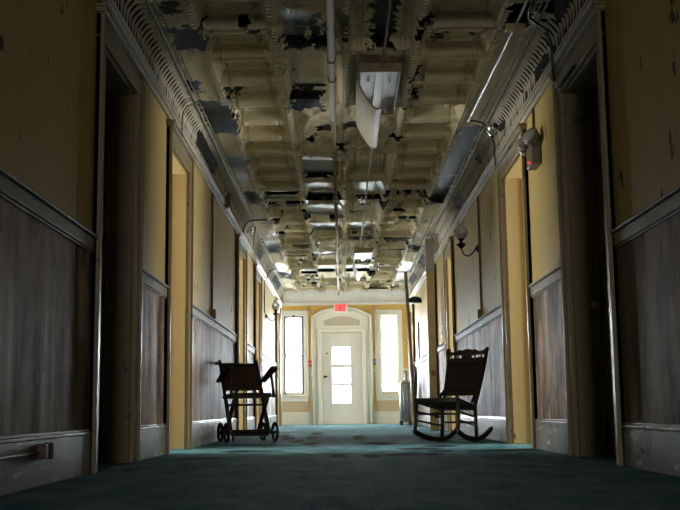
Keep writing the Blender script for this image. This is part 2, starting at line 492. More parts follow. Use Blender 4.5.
def hashnoise(x, y, sx, sy, seed):
    # smooth value noise on a lattice
    r = np.random.RandomState(seed).rand(257, 257)
    u, w = x*sx+500, y*sy+500; iu, iw = np.floor(u).astype(int), np.floor(w).astype(int)
    fu, fw = smooth01(u-iu), smooth01(w-iw); g = lambda a, c: r[a % 257, c % 257]
    return (g(iu, iw)*(1-fu)+g(iu+1, iw)*fu)*(1-fw) + (g(iu, iw+1)*(1-fu)+g(iu+1, iw+1)*fu)*fw

CX0, CX1 = XL+.125, XR-.14
COLS = [(-.97, -.48), (-.43, .035), (.085, .56), (.61, 1.12)]
P = .6; Y0 = 8.95
def coffer(x, y, x0, x1, y0, y1):
    e = np.minimum(np.minimum(x-x0, x1-x), np.minimum(y-y0, y1-y)*.9)
    z = np.zeros_like(x)
    z -= .012*(smooth01((e+.012)/.012) - smooth01(e/.014))*(e > -.012)
    z += .088*smooth01((e-.004)/.04)
    z -= .022*smooth01((e-.095)/.015); z += .014*smooth01((e-.13)/.012)
    return np.where(e > -.012, z, 0)
def ceil_height(x, y):
    z = np.zeros_like(x)
    for ci in (0, 3):
        x0, x1 = COLS[ci]; k = np.floor((y-Y0)/P); y0 = Y0 + k*P
        z += coffer(x, y, x0, x1, y0+.05, y0+P-.05)
    per = 7.2; ph = np.mod(y - Y0, per); yb = y - ph
    for ci in (1, 2):
        x0, x1 = COLS[ci]
        q = np.floor((ph-1.8)/1.35); y0 = yb + 1.8 + q*1.35
        z += np.where(ph >= 1.8, coffer(x, y, x0, x1, y0+.05, y0+1.30), 0)
    # medallion spanning both middle columns
    u = (x-.065)/.50; w = (ph-.9)/.85; r = np.hypot(u, w)
    med = .026*smooth01((.80-r)/.10) - .010*np.exp(-((r-.84)/.05)**2) - .018*np.exp(-((np.abs(u)+np.abs(w)-1)/.045)**2)
    med += .012*np.cos(np.arctan2(w, u)*16)*np.exp(-((r-.66)/.12)**2)
    dg = np.abs(np.abs(u) - np.abs(w))
    med += np.where(r > .9, -.022*np.exp(-(dg/.05)**2) + .02*smooth01((dg-.05)/.1), 0)*smooth01((1.0-np.abs(w))/.04)
    med += np.where((np.abs(w) < 1.0) & (np.abs(u) < 1.0), 0, 0)
    z += np.where((ph < 1.8) & (np.abs(u) < .98), med, 0)
    # raised battens
    for c in (-.995, -.455, .06, .585, 1.145):
        z -= .028*smooth01((.026-np.abs(x-c))/.010)
    yr = np.abs(np.mod(y-Y0+P/2, P)-P/2); sidecol = ((x > COLS[0][0]) & (x < COLS[0][1])) | ((x > COLS[3][0]) & (x < COLS[3][1]))
    z -= np.where(sidecol, .016*smooth01((.028-yr)/.012), 0)
    return z
def bead_mask(x, y):
    m = np.zeros_like(x)
    for c in (-.995, -.455, .06, .585, 1.145): m = np.maximum(m, (np.abs(x-c) < .018)*1.0)
    m = np.maximum(m, ((x > CX1-.085) & (x < CX1-.02))*1.0); m = np.maximum(m, ((x < CX0+.06) & (x > CX0+.015))*1.0)
    for ci in (0, 1, 2, 3):
        x0, x1 = COLS[ci]
        for e in (x0+.075, x1-.075): m = np.maximum(m, (np.abs(x-e) < .014)*.7)
    return m

def grid_object(name, X, Y, Z, mat, attrs, smooth=True, **kw):
    ny, nx = X.shape
    co = np.stack([X, Y, Z], -1).reshape(-1, 3)
    i = np.arange(ny*nx).reshape(ny, nx)
    f = np.stack([i[:-1, :-1], i[:-1, 1:], i[1:, 1:], i[1:, :-1]], -1).reshape(-1, 4)
    me = bpy.data.meshes.new(name)
    me.vertices.add(len(co)); me.vertices.foreach_set('co', co.ravel().astype(np.float32))
    me.loops.add(len(f)*4); me.loops.foreach_set('vertex_index', f.ravel().astype(np.int32))
    me.polygons.add(len(f)); me.polygons.foreach_set('loop_start', np.arange(0, len(f)*4, 4, dtype=np.int32))
    me.polygons.foreach_set('use_smooth', np.full(len(f), smooth))
    me.update(calc_edges=True); me.validate()
    for k, a in attrs.items():
        at = me.attributes.new(k, 'FLOAT', 'POINT'); at.data.foreach_set('value', a.ravel().astype(np.float32))
    me.materials.append(mat)
    o = bpy.data.objects.new(name, me); COL.objects.link(o); return tag(o, **kw)

def flake(x, y, hole):
    # loose metal curls down round the edges of the holes
    e = np.exp(-((hole+.05)/.35)**2)
    return -.011*e*smooth01((hashnoise(x, y, 14, 11, 5)-.45)/.4)
def scatter_holes(x, y):
    g = hashnoise(x, y, 9, 7, 11)*.55 + hashnoise(x, y, 3.2, 2.1, 12)*.6 + hashnoise(x, y, 19, 15, 13)*.25
    amt = 1.12 - .19*smooth01((y-10.5)/4) - .055*smooth01((y-15)/5)
    return .5 + (g-amt)*7
# near field (fine) and the stretch over and behind the camera (coarser)
for (ya, yb_, dy, dx) in ((5.6, YE-.02, .015, .0125), (YB, 5.6, .06, .03)):
    xx = np.linspace(CX0, CX1, int((CX1-CX0)/dx)+1); yy = np.linspace(ya, yb_, int((yb_-ya)/dy)+1)
    X, Y = np.meshgrid(xx, yy)
    hole = np.maximum(sdf_boxes(X, Y, HOLES, .10), scatter_holes(X, Y))
    Z = H + ceil_height(X, Y) + flake(X, Y, hole)
    Z += .003*(hashnoise(X, Y, 2.5, 2.0, 3)-.5)
    grid_object('ceiling', X, Y, Z, M['tin'], {'hole': hole, 'bead': bead_mask(X, Y)}, kind='structure')

M['void_shade'] = plain('near-black batten space shade', (.02, .019, .017), .9, spec=.05)
# board and lath layer above the tin
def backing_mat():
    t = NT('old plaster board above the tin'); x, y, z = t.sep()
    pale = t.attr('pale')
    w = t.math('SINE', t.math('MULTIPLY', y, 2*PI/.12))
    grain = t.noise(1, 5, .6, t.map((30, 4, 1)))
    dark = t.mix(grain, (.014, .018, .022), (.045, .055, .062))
    lit_board = t.mix(grain, (.66, .70, .74), (.90, .92, .94))
    col = t.mix(pale, dark, lit_board)
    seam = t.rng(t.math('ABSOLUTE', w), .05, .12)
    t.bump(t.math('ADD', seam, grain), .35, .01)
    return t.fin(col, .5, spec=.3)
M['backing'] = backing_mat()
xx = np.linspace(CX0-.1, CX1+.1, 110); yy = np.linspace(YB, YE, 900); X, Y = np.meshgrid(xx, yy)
pale = np.full(X.shape, .08) + .55*smooth01((Y-12.5)/5)  # board painted paler towards the end windows, imitating their reflected light
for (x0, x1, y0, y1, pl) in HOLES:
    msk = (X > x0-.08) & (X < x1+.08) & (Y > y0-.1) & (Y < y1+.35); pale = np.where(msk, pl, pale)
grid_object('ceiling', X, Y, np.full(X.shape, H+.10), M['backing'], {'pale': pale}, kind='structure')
m = MB()  # added strips, coloured near-black as the shade at the torn panels
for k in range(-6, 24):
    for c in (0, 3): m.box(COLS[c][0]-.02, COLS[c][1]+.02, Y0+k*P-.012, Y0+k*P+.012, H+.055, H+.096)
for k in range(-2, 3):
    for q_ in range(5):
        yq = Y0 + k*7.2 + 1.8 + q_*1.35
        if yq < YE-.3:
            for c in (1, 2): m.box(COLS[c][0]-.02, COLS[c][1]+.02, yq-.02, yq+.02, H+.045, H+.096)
m.build('ceiling', M['void_shade'], kind='structure')
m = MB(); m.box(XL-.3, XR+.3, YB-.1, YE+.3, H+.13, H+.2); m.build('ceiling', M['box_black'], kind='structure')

# ---- coves: pressed scrolls along both long sides
def cove(X, cx, nm):
    s = side(X); L = cx - X            # signed projection
    h0, h1 = ZC+.045, H
    nt = 26; pts = []
    for i in range(nt+1):
        a = i/nt*PI/2                  # concave quarter
        pts.append((X + L*(1-math.cos(a)), h0 + (h1-h0)*math.sin(a)))
    px = np.array([p[0] for p in pts]); pz = np.array([p[1] for p in pts])
    seg = np.hypot(np.diff(px), np.diff(pz)); t = np.concatenate([[0], np.cumsum(seg)])
    tx, tz = np.gradient(px), np.gradient(pz); ln = np.hypot(tx, tz); tx, tz = tx/ln, tz/ln
    nxx, nzz = (-s)*np.abs(tz), -np.abs(tx)   # into the room
    yy = np.concatenate([np.arange(YB, 5.6, .06), np.arange(5.6, YE, .0105)]); T, Y = np.meshgrid(t, yy)
    PX = np.broadcast_to(px, T.shape); PZ = np.broadcast_to(pz, T.shape)
    tm = t[-1]; k = T/tm
    ph = Y/.088 + 1.5*np.sin(PI*k*.9) - .5*k                 # nested C-shaped scrolls
    g = .0085*np.sign(np.cos(2*PI*ph))*np.abs(np.cos(2*PI*ph))**.7
    g *= .35 + .65*smooth01(1.6*np.abs(np.sin(PI*(Y+.25*k)/.352)))
    edge = smooth01(T/.03)*smooth01((tm-T)/.03)
    g = g*edge
    hol = .5 + (hashnoise(T*1.0, Y, 13, 8, 21+s)*.55 + hashnoise(T, Y, 5, 2.4, 31+s)*.6 - (.99 - .10*(s > 0)*smooth01((13-Y)/4) - .06*smooth01((Y-14)/5)))*6
    pl = np.zeros_like(hol)
    for (y0, y1, t0, t1, pv) in COVE_PATCH[nm]:
        msk = smooth01((Y-y0)/.08)*smooth01((y1-Y)/.08)*smooth01((T/tm-t0)/.1)*smooth01((t1-T/tm)/.1)
        hol = np.maximum(hol, -1+2*msk)
    o = grid_object('trim_cove', PX+g*nxx, Y, PZ+g*nzz, M['tin_cove'], {'hole': hol}, kind='structure')
    tn[0] += 1; o.name = 'trim_%d' % tn[0]
    # filler behind, coloured near-black for the shade of the batten space
    m = MB(); q0, q1 = sorted((X+s*.0, cx))
    m.prism([(X, h0), (X, h1+.06), (cx, h1+.06), (X+L*.55, h0+(h1-h0)*.93), (X+L*.12, h0+(h1-h0)*.55)], lambda a, c, d: (a, d, c), YB, YE)
    trim(m, M['void_shade'], 0)
    # picture moulding under the cove, and roll where the cove meets the flat
    m = MB()
    m.box(*xs(X, 0, .022), YB, YE, ZC-.045, ZC); m.box(*xs(X, 0, .04), YB, YE, ZC, ZC+.018); m.box(*xs(X, 0, .055), YB, YE, ZC+.018, ZC+.034)
    m.box(*xs(X, 0, .03), YB, YE, ZC+.034, ZC+.052)
    trim(m, M['tin_plain'], .006)
    m = MB(); m.tube([(cx, YB, H-.002), (cx, YE-.3, H-.002)], .010, 10); m.tube([(cx - s*.035, YB, H), (cx - s*.035, YE-.3, H)], .006, 8)
    trim(m, M['tin_roll'], 0, True)
M['tin_roll'] = plain('dull cornice roll', (.26, .24, .19), .8, var=.2, spec=.1)
M['tin_plain'] = plain('cream cornice paint', (.42, .39, .31), .55, var=.15)
COVE_PATCH = {'left': [(9.6, 11.2, .25, .85, .9), (12.3, 12.7, .2, .7, 0), (17.0, 17.8, .3, .9, 0), (20.5, 22.5, .4, 1, 0)],
              'right': [(6.0, 6.9, .45, 1.05, 0), (7.3, 7.9, .1, .55, 0), (9.6, 10.0, .5, 1, 0), (12.6, 13.4, .2, .9, 0), (18.0, 19.2, .3, 1, 0), (20.5, 22, .4, 1, 0)]}
cove(XL, CX0, 'left'); cove(XR, CX1, 'right')

# end cove: plain plaster quarter
m = MB(); n = 14; R = .30
pr = [(YE-.001, ZC+.05)] + [(YE - R*(1-math.cos(i/n*PI/2)), ZC+.05+(H-ZC-.04)*math.sin(i/n*PI/2)) for i in range(n+1)]
x0, x1 = XL+.06, XR-.06
vs = [(x, y, z) for x in (x0, x1) for y, z in pr]; k = len(pr)
m.add(vs, [(i, i+1, k+i+1, k+i) for i in range(k-1)])
M['cove_white'] = plain('pale grey plaster cove', (.78, .78, .80), .5, var=.08, scale=3)
trim(m, M['cove_white'], 0, True)
m = MB(); m.box(XL+.04, XR-.04, YE-.03, YE, ZC-.02, ZC+.02); m.box(XL+.04, XR-.04, YE-.055, YE, ZC+.02, ZC+.05)
trim(m, M['cove_white'], .006)

# ------------------------------------------------------------------ end wall with two windows and the arched doorway
WL = (-1.27, -.86); WR = (.89, 1.26); WZ = (.68, 2.42)
DX = (-.43, .47); DTOP = 2.05
m = MB()
def wall_cols(m, cols, y0, y1, z0, z1):
    """cols: openings (x0,x1,z0,z1) sorted by x; fills the rest."""
    x = XL-.3
    for (a, c, p, q) in cols:
        m.box(x, a, y0, y1, z0, z1)
        if p > z0: m.box(a, c, y0, y1, z0, min(p, z1))
        if q < z1: m.box(a, c, y0, y1, max(q, z0), z1)
        x = c
    m.box(x, XR+.3, y0, y1, z0, z1)
op = [(WL[0], WL[1], WZ[0], WZ[1]), (DX[0], DX[1], -.05, DTOP), (WR[0], WR[1], WZ[0], WZ[1])]
m.cur = 0; wall_cols(m, op, YE, YE+.3, RAIL, H+.2)
m.cur = 1; wall_cols(m, op, YE, YE+.3, -.05, RAIL)
m.build('wall_end', [M['wall_end'], M['wall_end_low']], kind='structure')
m = MB(); wall_cols(m, [(-1.1, 1.3, .4, 2.7)], YB-.2, YB, -.05, H+.2); m.build('wall_back', M['wall_upper'], kind='structure')
root = thing('window_9', (.1, YB-.1, 0), None, None, kind='structure'); m = MB()  # unseen window, added to light the corridor from behind the camera
for q in ((-1.2, -1.14, .4, 2.7), (1.14, 1.2, .4, 2.7), (-1.2, 1.2, .4, .46), (-1.2, 1.2, 2.64, 2.7), (-1.2, 1.2, 1.55, 1.61), (-.03, .03, .4, 2.7)): m.box(q[0], q[1], -.03, .02, q[2], q[3])
m.build('window_sash', M['trim_white'], root); m = MB(); m.box(-1.18, 1.18, -.007, -.003, .42, 2.68); m.build('window_pane', M['glass_dim_back'], root)

def end_window(n, x0, x1):
    z0, z1 = WZ; cw = .11
    root = thing('window_%d' % n, ((x0+x1)/2, YE, 0), None, None, kind='structure')
    cx = (x0+x1)/2
    def pb(m): return m
    m = MB(); a, c = x0-cx, x1-cx
    m.box(a-cw, a, -.03, 0, z0-.02, z1+.12); m.box(c, c+cw, -.03, 0, z0-.02, z1+.12); m.box(a, c, -.03, 0, z1, z1+.12)
    m.box(a-cw-.012, a-cw+.01, -.045, 0, z0-.02, z1+.135); m.box(c+cw-.01, c+cw+.012, -.045, 0, z0-.02, z1+.135); m.box(a-cw-.012, c+cw+.012, -.045, 0, z1+.11, z1+.135)
    m.box(a-cw-.02, c+cw+.02, -.075, 0, z0-.045, z0-.02); m.box(a-cw, c+cw, -.028, 0, z0-.165, z0-.045)
    m.build('window_casing', M['trim_white'], root, bevel=.004)
    m = MB(); ym = (z0+z1)/2
    for (p, q, y) in ((z0, ym+.02, .10), (ym-.02, z1, .14)):
        m.box(a, a+.035, y, y+.035, p, q); m.box(c-.035, c, y, y+.035, p, q); m.box(a, c, y, y+.035, p, p+.04); m.box(a, c, y, y+.035, q-.04, q)
    m.build('window_sash', M['trim_white'], root, bevel=.003)
    m = MB(); m.box(a+.03, c-.03, .115, .119, z0+.03, ym); m.box(a+.03, c-.03, .155, .159, ym, z1-.03)
    m.build('window_pane', M['glass'], root)
    return root
end_window(1, *WL); w2 = end_window(2, *WR)
# dark screen frame set in the left window
m = MB(); a, c = WL[0]+.0, WL[1]-.0
m.box(a-.012, a+.02, YE-.036, YE-.012, WZ[0], WZ[1]); m.box(c-.02, c+.012, YE-.036, YE-.012, WZ[0], WZ[1])
m.box(a, c, YE-.036, YE-.012, WZ[1]-.03, WZ[1]); m.box(a+.17, c-.17, YE-.036, YE-.02, WZ[1], WZ[1]+.03)
trim(m, M['box_black'], 0)

# arched door surround
m = MB(); AX0, AX1, SP, TOPZ = -.64, .68, 2.42, 2.62; acx = (AX0+AX1)/2; hw = (AX1-AX0)/2
rise = TOPZ-SP; RR = (hw*hw+rise*rise)/(2*rise)
def arc_z(x, off=0): return SP + math.sqrt(max(0, RR*RR-(x-acx)**2)) - (RR-rise) + off
n = 24
out = [(AX0, 0)] + [(AX0+(AX1-AX0)*i/n, arc_z(AX0+(AX1-AX0)*i/n)) for i in range(n+1)] + [(AX1, 0)]
inn = [(DX[1], 0), (DX[1], DTOP), (DX[0], DTOP), (DX[0], 0)]
def yz(u, v, d): return (u, d, v)
# board fields as quads between outer arch and the door opening
m.box(AX0, DX[0], YE-.04, YE, 0, DTOP); m.box(DX[1], AX1, YE-.04, YE, 0, DTOP)
top = [(AX0, DTOP)] + [(AX0+(AX1-AX0)*i/n, arc_z(AX0+(AX1-AX0)*i/n)) for i in range(n+1)] + [(AX1, DTOP)]
m.prism(top, yz, YE-.04, YE)
trim(m, M['trim_white'], .004)
m = MB()  # arched outer moulding and door casing moulding
pts = [(AX0-.005, YE-.045, 0), (AX0-.005, YE-.045, SP)] + [(AX0+(AX1-AX0)*i/n, YE-.045, arc_z(AX0+(AX1-AX0)*i/n)) for i in range(1, n)] + [(AX1+.005, YE-.045, SP), (AX1+.005, YE-.045, 0)]
m.tube(pts, .024, 8)
m.tube([(AX0+.07, YE-.04, 0), (AX0+.07, YE-.04, SP-.03)] + [(AX0+.07+(AX1-AX0-.14)*i/n, YE-.04, arc_z(AX0+.07+(AX1-AX0-.14)*i/n)-.07) for i in range(1, n)] + [(AX1-.07, YE-.04, SP-.03), (AX1-.07, YE-.04, 0)], .010, 8)
trim(m, M['trim_white'], 0, True)
m = MB(); m.box(DX[0]-.07, DX[0], YE-.06, YE-.02, 0, DTOP+.07); m.box(DX[1], DX[1]+.07, YE-.06, YE-.02, 0, DTOP+.07); m.box(DX[0], DX[1], YE-.06, YE-.02, DTOP, DTOP+.07)
m.box(DX[0]-.09, DX[0]-.065, YE-.07, YE-.02, 0, DTOP+.09); m.box(DX[1]+.065, DX[1]+.09, YE-.07, YE-.02, 0, DTOP+.09); m.box(DX[0]-.09, DX[1]+.09, YE-.07, YE-.02, DTOP+.07, DTOP+.09)
trim(m, M['trim_white'], .006)
m = MB(); n2 = 14
tp = [(-.38, 2.20), (-.38, 2.32)] + [(-.38+.80*i/n2, 2.32+.09*math.sin(PI*i/n2)) for i in range(1, n2)] + [(.42, 2.32), (.42, 2.20)]
m.prism(tp, yz, YE-.048, YE-.038)
trim(m, M['panel_tan'], .003)
# door leaf with a three-light glazed panel
GX, GZ = (-.205, .205), (.47, 1.72)
m = MB(); y0, y1 = YE+.02, YE+.062
dx0, dx1 = DX[0]+.004, DX[1]-.004
m.box(dx0, GX[0], y0, y1, .01, DTOP-.004); m.box(GX[1], dx1, y0, y1, .01, DTOP-.004); m.box(GX[0], GX[1], y0, y1, .01, GZ[0]); m.box(GX[0], GX[1], y0, y1, GZ[1], DTOP-.004)
for (p, q, r_, s_) in ((GX[0]-.06, GX[0]-.045, GZ[0]-.06, GZ[1]+.06), (GX[1]+.045, GX[1]+.06, GZ[0]-.06, GZ[1]+.06), (GX[0]-.045, GX[1]+.045, GZ[0]-.06, GZ[0]-.045), (GX[0]-.045, GX[1]+.045, GZ[1]+.045, GZ[1]+.06)):
    m.box(p, q, y0-.008, y0, r_, s_)
ms = MB(); ms.box(DX[0]-.02, DX[1]+.02, YE-.02, YE+.3, -.01, .012); trim(ms, M['panel_tan'], 0)
ms = MB(); ms.box(DX[0]-.02, DX[0]+.012, YE+.062, YE+.09, 0, DTOP); ms.box(DX[1]-.012, DX[1]+.02, YE+.062, YE+.09, 0, DTOP); ms.box(DX[0], DX[1], YE+.062, YE+.09, DTOP-.015, DTOP+.02); trim(ms, M['trim_white'], 0)
door = m.build('door_3', M['door_white'], bevel=.003, kind='structure')
m = MB()
for (z, hz) in ((.885, .024), (1.30, .036)): m.box(GX[0], GX[1], y0+.008, y1-.008, z-hz, z+hz)
m.build('glazing_bar', M['door_white'], door)
m = MB(); m.box(GX[0], GX[1], y0+.018, y0+.022, GZ[0], GZ[1]); m.build('door_pane', M['glass'], door)
m = MB(); m.lathe([(.028, 0), (.028, -.008), (.010, -.010), (.010, -.045), (.026, -.05), (.030, -.065), (.022, -.082), (0, -.085)], (dx0+.055, y0, 1.06), 'y'); m.box(dx0+.06, dx0+.13, y0-.062, y0-.052, 1.05, 1.07)
m.build('door_handle', M['iron'], door, smooth=False)
m = MB(); m.lathe([(.018, 0), (.018, -.012), (0, -.013)], (dx0+.10, y0, 1.58), 'y'); m.build('door_lock', M['iron'], door)
# narrow board strips from cornice to the boxes beside the surround
for (x, w, name) in ((-.70, .036, 'l'), (.735, .036, 'r')):
    m = MB(); m.box(x-w, x+w, YE-.012, YE, BASE, ZC-.02); trim(m, M['wall_end'], 0)
m = MB(); m.box(XL+.035, AX0-.03, YE-.022, YE, 0, .26); m.box(XL+.035, AX0-.03, YE-.028, YE, .26, .28)
m.box(AX1+.03, XR-.035, YE-.022, YE, 0, .26); m.box(AX1+.03, XR-.035, YE-.028, YE, .26, .28)
m.build('baseboard_end', M['trim_white'], bevel=.004, kind='structure')
m = MB()
for (p, q) in ((AX1+.03, WR[0]-.13), (WR[1]+.13, XR-.035)):
    m.box(p, q, YE-.02, YE, 1.17, 1.215)
trim(m, M['trim_white'], .004)

# ------------------------------------------------------------------ side rooms behind the open doorways, each lit by its own windows; the end pair is added for light
wn = [3]
def side_room(X, doors, nm):
    s = side(X); xa = X + s*WT; xb = X + s*3.0; y0, y1 = 7.3, 24.0
    lo, hi = min(xa, xb), max(xa, xb)
    m = MB(); m.box(lo, hi, y0-.1, y0, -.05, H); d0, d1, _ = doors[0]; z_ = sorted((X+s*(WT+.02), X+s*(WT+.06))); m.box(*z_, d0-.2, y0, -.05, H); m.box(lo, hi, y1, y1+.1, -.05, H)
    parts = [11.5, 14.98, 19.2]
    for py in parts: m.box(lo, hi, py-.05, py+.05, -.05, H)
    o0, o1 = sorted((xb, xb + s*.15)); y = y0-.1; wz0, wz1 = .7, 2.3; wins = []; clear = []
    for (d0, d1, op) in doors[1:]:
        c = (d0+d1)/2 - (1.0 if d0 > 12 else 0); wins.append((c-.75, c+.75) if d0 < 20 else (20.3, 22.9)); clear.append('glass_dim_end' if d0 > 20 else 'glass_dim_side')
    for (p, q) in wins:
        m.box(o0, o1, y, p, -.05, H); m.box(o0, o1, p, q, -.05, wz0); m.box(o0, o1, p, q, wz1, H); y = q
    m.box(o0, o1, y, y1+.1, -.05, H)
    m.build('wall_%s_rooms' % nm, M['room_wall'], kind='structure')
    m = MB(); m.box(lo, hi, y0, y1, -.06, 0); m.build('floor', M['red_wood'], kind='structure')
    m = MB(); m.box(lo-.15, hi+.15, y0-.1, y1+.1, H, H+.08); m.build('ceiling', M['cove_white'], kind='structure')
    for (p, q), cl in zip(wins, clear):
        root = thing('window_%d' % wn[0], (xb, (p+q)/2, 0), None, None, kind='structure'); wn[0] += 1
        w = (q-p)/2; f = MB()
        i0, i1 = sorted((s*.04, s*.09))
        for (a, c, e, g) in ((-w, -w+.05, wz0, wz1), (w-.05, w, wz0, wz1), (-.03, .03, wz0, wz1), (-w, w, wz0, wz0+.05), (-w, w, wz1-.05, wz1), (-w, w, 1.48, 1.53)):
            f.box(i0, i1, a, c, e, g)
        f.build('window_sash', M['trim_white'], root)
        f = MB(); f.box(s*.06-.002, s*.06+.002, -w+.02, w-.02, wz0+.02, wz1-.02); f.build('window_pane', M[cl], root)
        portal((xb + s*.14, (p+q)/2, (wz0+wz1)/2), (q-p, wz1-wz0), 0, s)
def portal(loc, size, _r, s, gain=1.0):
    # overcast daylight filling the window opening, facing into the room (s: -1/+1 side rooms, 0 end wall)
    l = bpy.data.lights.new('window_daylight', 'AREA'); l.shape = 'RECTANGLE'; l.size, l.size_y = size
    l.energy = gain*SKY*PI*size[0]*size[1]; l.color = (.92, .97, 1.0)
    o = bpy.data.objects.new('window_daylight', l); COL.objects.link(o); o.location = loc
    d = Vector((-s, 0, 0)) if s else Vector((0, -1, 0))
    o.rotation_euler = d.to_track_quat('-Z', 'Z').to_euler()
    return o
pb_ = portal((.1, YB-.19, 1.55), (2.4, 2.3), 0, 0); pb_.rotation_euler = Vector((0, 1, 0)).to_track_quat('-Z', 'Z').to_euler()  # lamp of the added back window
side_room(XL, DOORS_L, 'left'); side_room(XR, DOORS_R, 'right')
portal(((WL[0]+WL[1])/2, YE+.2, 1.55), (WL[1]-WL[0], WZ[1]-WZ[0]), 0, 0)
portal(((WR[0]+WR[1])/2, YE+.2, 1.55), (WR[1]-WR[0], WZ[1]-WZ[0]), 0, 0)
portal((0, YE+.2, (GZ[0]+GZ[1])/2), (GX[1]-GX[0], GZ[1]-GZ[0]), 0, 0)

# ================================================================== THINGS
# ---- transport wheelchair
def wheelchair():
    W = M['dark_wood']
    t = thing('wheelchair', (-1.005, 11.2, 0), 'old dark wooden transport wheelchair with four small wheels near the left wall', 'wheelchair', math.radians(-158))
    for sx in (-1, 1):
        x = sx*.205
        m = MB(); m.tube([(x, -.30, .85), (x, .13, .10)], [.019, .024], 10, flat=.8); m.ball((x, -.303, .855), .019); m.build('back_post', W, t, smooth=True)
        m = MB(); m.tube([(x-sx*.03, .19, .47), (x-sx*.03, -.15, .10)], [.025, .020], 10, flat=.8); m.build('leg', W, t, smooth=True)
        m = MB(); m.box(x-.014, x+.014, -.21, .21, .082, .122); m.build('side_rail', W, t, bevel=.004)
        # armrest paddle and its post
        R = Matrix.Translation((sx*.245, 0, .70)) @ Euler((math.atan2(.13, .40), 0, 0)).to_matrix().to_4x4()
        m = MB(); m.prism([(-.03, -.21), (.03, -.21), (.036, .05), (.042, .20), (.025, .235), (-.025, .235), (-.042, .20), (-.036, .05)], lambda u, v, d: tuple(R @ Vector((u, v, d))), -.012, .014)
        m.build('armrest', W, t, bevel=.004)
        m = MB(); m.tube([(sx*.235, .115, .725), (sx*.225, .235, .485)], [.014, .017], 10); m.ball((sx*.225, .24, .475), .022); m.build('arm_post', W, t, smooth=True)
        m = MB(); m.tube([(x, -.285, .825), (x, -.33, .83), (x+sx*.02, -.385, .835)], [.014, .013, .018], 10); m.ball((x+sx*.02, -.385, .835), .018); m.build('push_handle', W, t, smooth=True)
        m = MB(); m.tube([(x-sx*.035, .10, .10), (x-sx*.035, .10, .012)], [.014, .011]); m.build('foot_peg', W, t)
    for (sx, y, xx) in ((-1, .165, .262), (1, .165, .262), (-1, -.165, .235), (1, -.165, .235)):
        x = sx*xx
        m = MB(); m.torus((x, y, .103), .087, .0155, 'x', 32, 8); w = m.build('wheel', M['rubber'], t, smooth=True)
        m = MB(); m.lathe([(.018, -.016), (.018, .016)], (x, y, .103), 'x', 14)
        for k in range(5):
            a = 2*PI*k/5+.3; m.tube([(x, y, .103), (x, y+.085*math.cos(a), .103+.085*math.sin(a))], .0035, 6)
        m.build('spokes', M['iron'], w)
    m = MB()
    for y in (-.165, .165): m.tube([(-.255 if y > 0 else -.23, y, .103), (.255 if y > 0 else .23, y, .103)], .010, 8)
    m.build('axle', M['iron'], t)
    m = MB(); m.box(-.205, .205, .12, .16, .065, .13); m.box(-.205, .205, -.16, -.13, .08, .12); m.build('cross_rail', W, t, bevel=.004)
    m = MB(); m.tube([(-.19, -.05, .385), (.19, -.05, .385)], .011, 8); m.build('stretcher', W, t)
    # seat frame and cushion
    m = MB(); m.prism([(-.22, -.15), (.22, -.15), (.245, .25), (-.245, .25)], lambda u, v, d: (u, v, d + v*.03), .455, .482); m.build('seat', M['red_wood'], t, bevel=.006)
    m = MB(); m.prism([(-.19, -.09), (.19, -.09), (.21, .22), (-.21, .22)], lambda u, v, d: (u, v, d + v*.03), .482, .50); m.build('seat_cushion', M['cushion'], t, bevel=.01)
    # backrest panel between the posts: thin curved board
    m = MB(); n = 10; vs = []
    for (z, y) in ((.535, -.125), (.68, -.208), (.815, -.285)):
        for th in (0, .012):
            for i in range(n+1):
                u = -.192+.384*i/n; vs.append((u, y - .025*math.cos(PI*u/.40) - th, z))
    fs = []; q = n+1
    for r_ in range(2):
        for i in range(n):
            a = r_*2*q + i; fs.append((a, a+1, a+2*q+1, a+2*q)); a2 = a+q; fs.append((a2, a2+2*q, a2+2*q+1, a2+1))
        for i in (0, n): a = r_*2*q+i; fs.append((a, a+2*q, a+3*q, a+q))
    for base in (0, 4*q):
        for i in range(n): fs.append((base+i, base+q+i, base+q+i+1, base+i+1))
    m.add(vs, fs); m.build('backrest', M['red_wood'], t)
    m = MB(); m.tube([(-.2, -.285, .82), (.2, -.285, .82)], .014, 10); m.build('back_rail', W, t)
    return t
wheelchair()

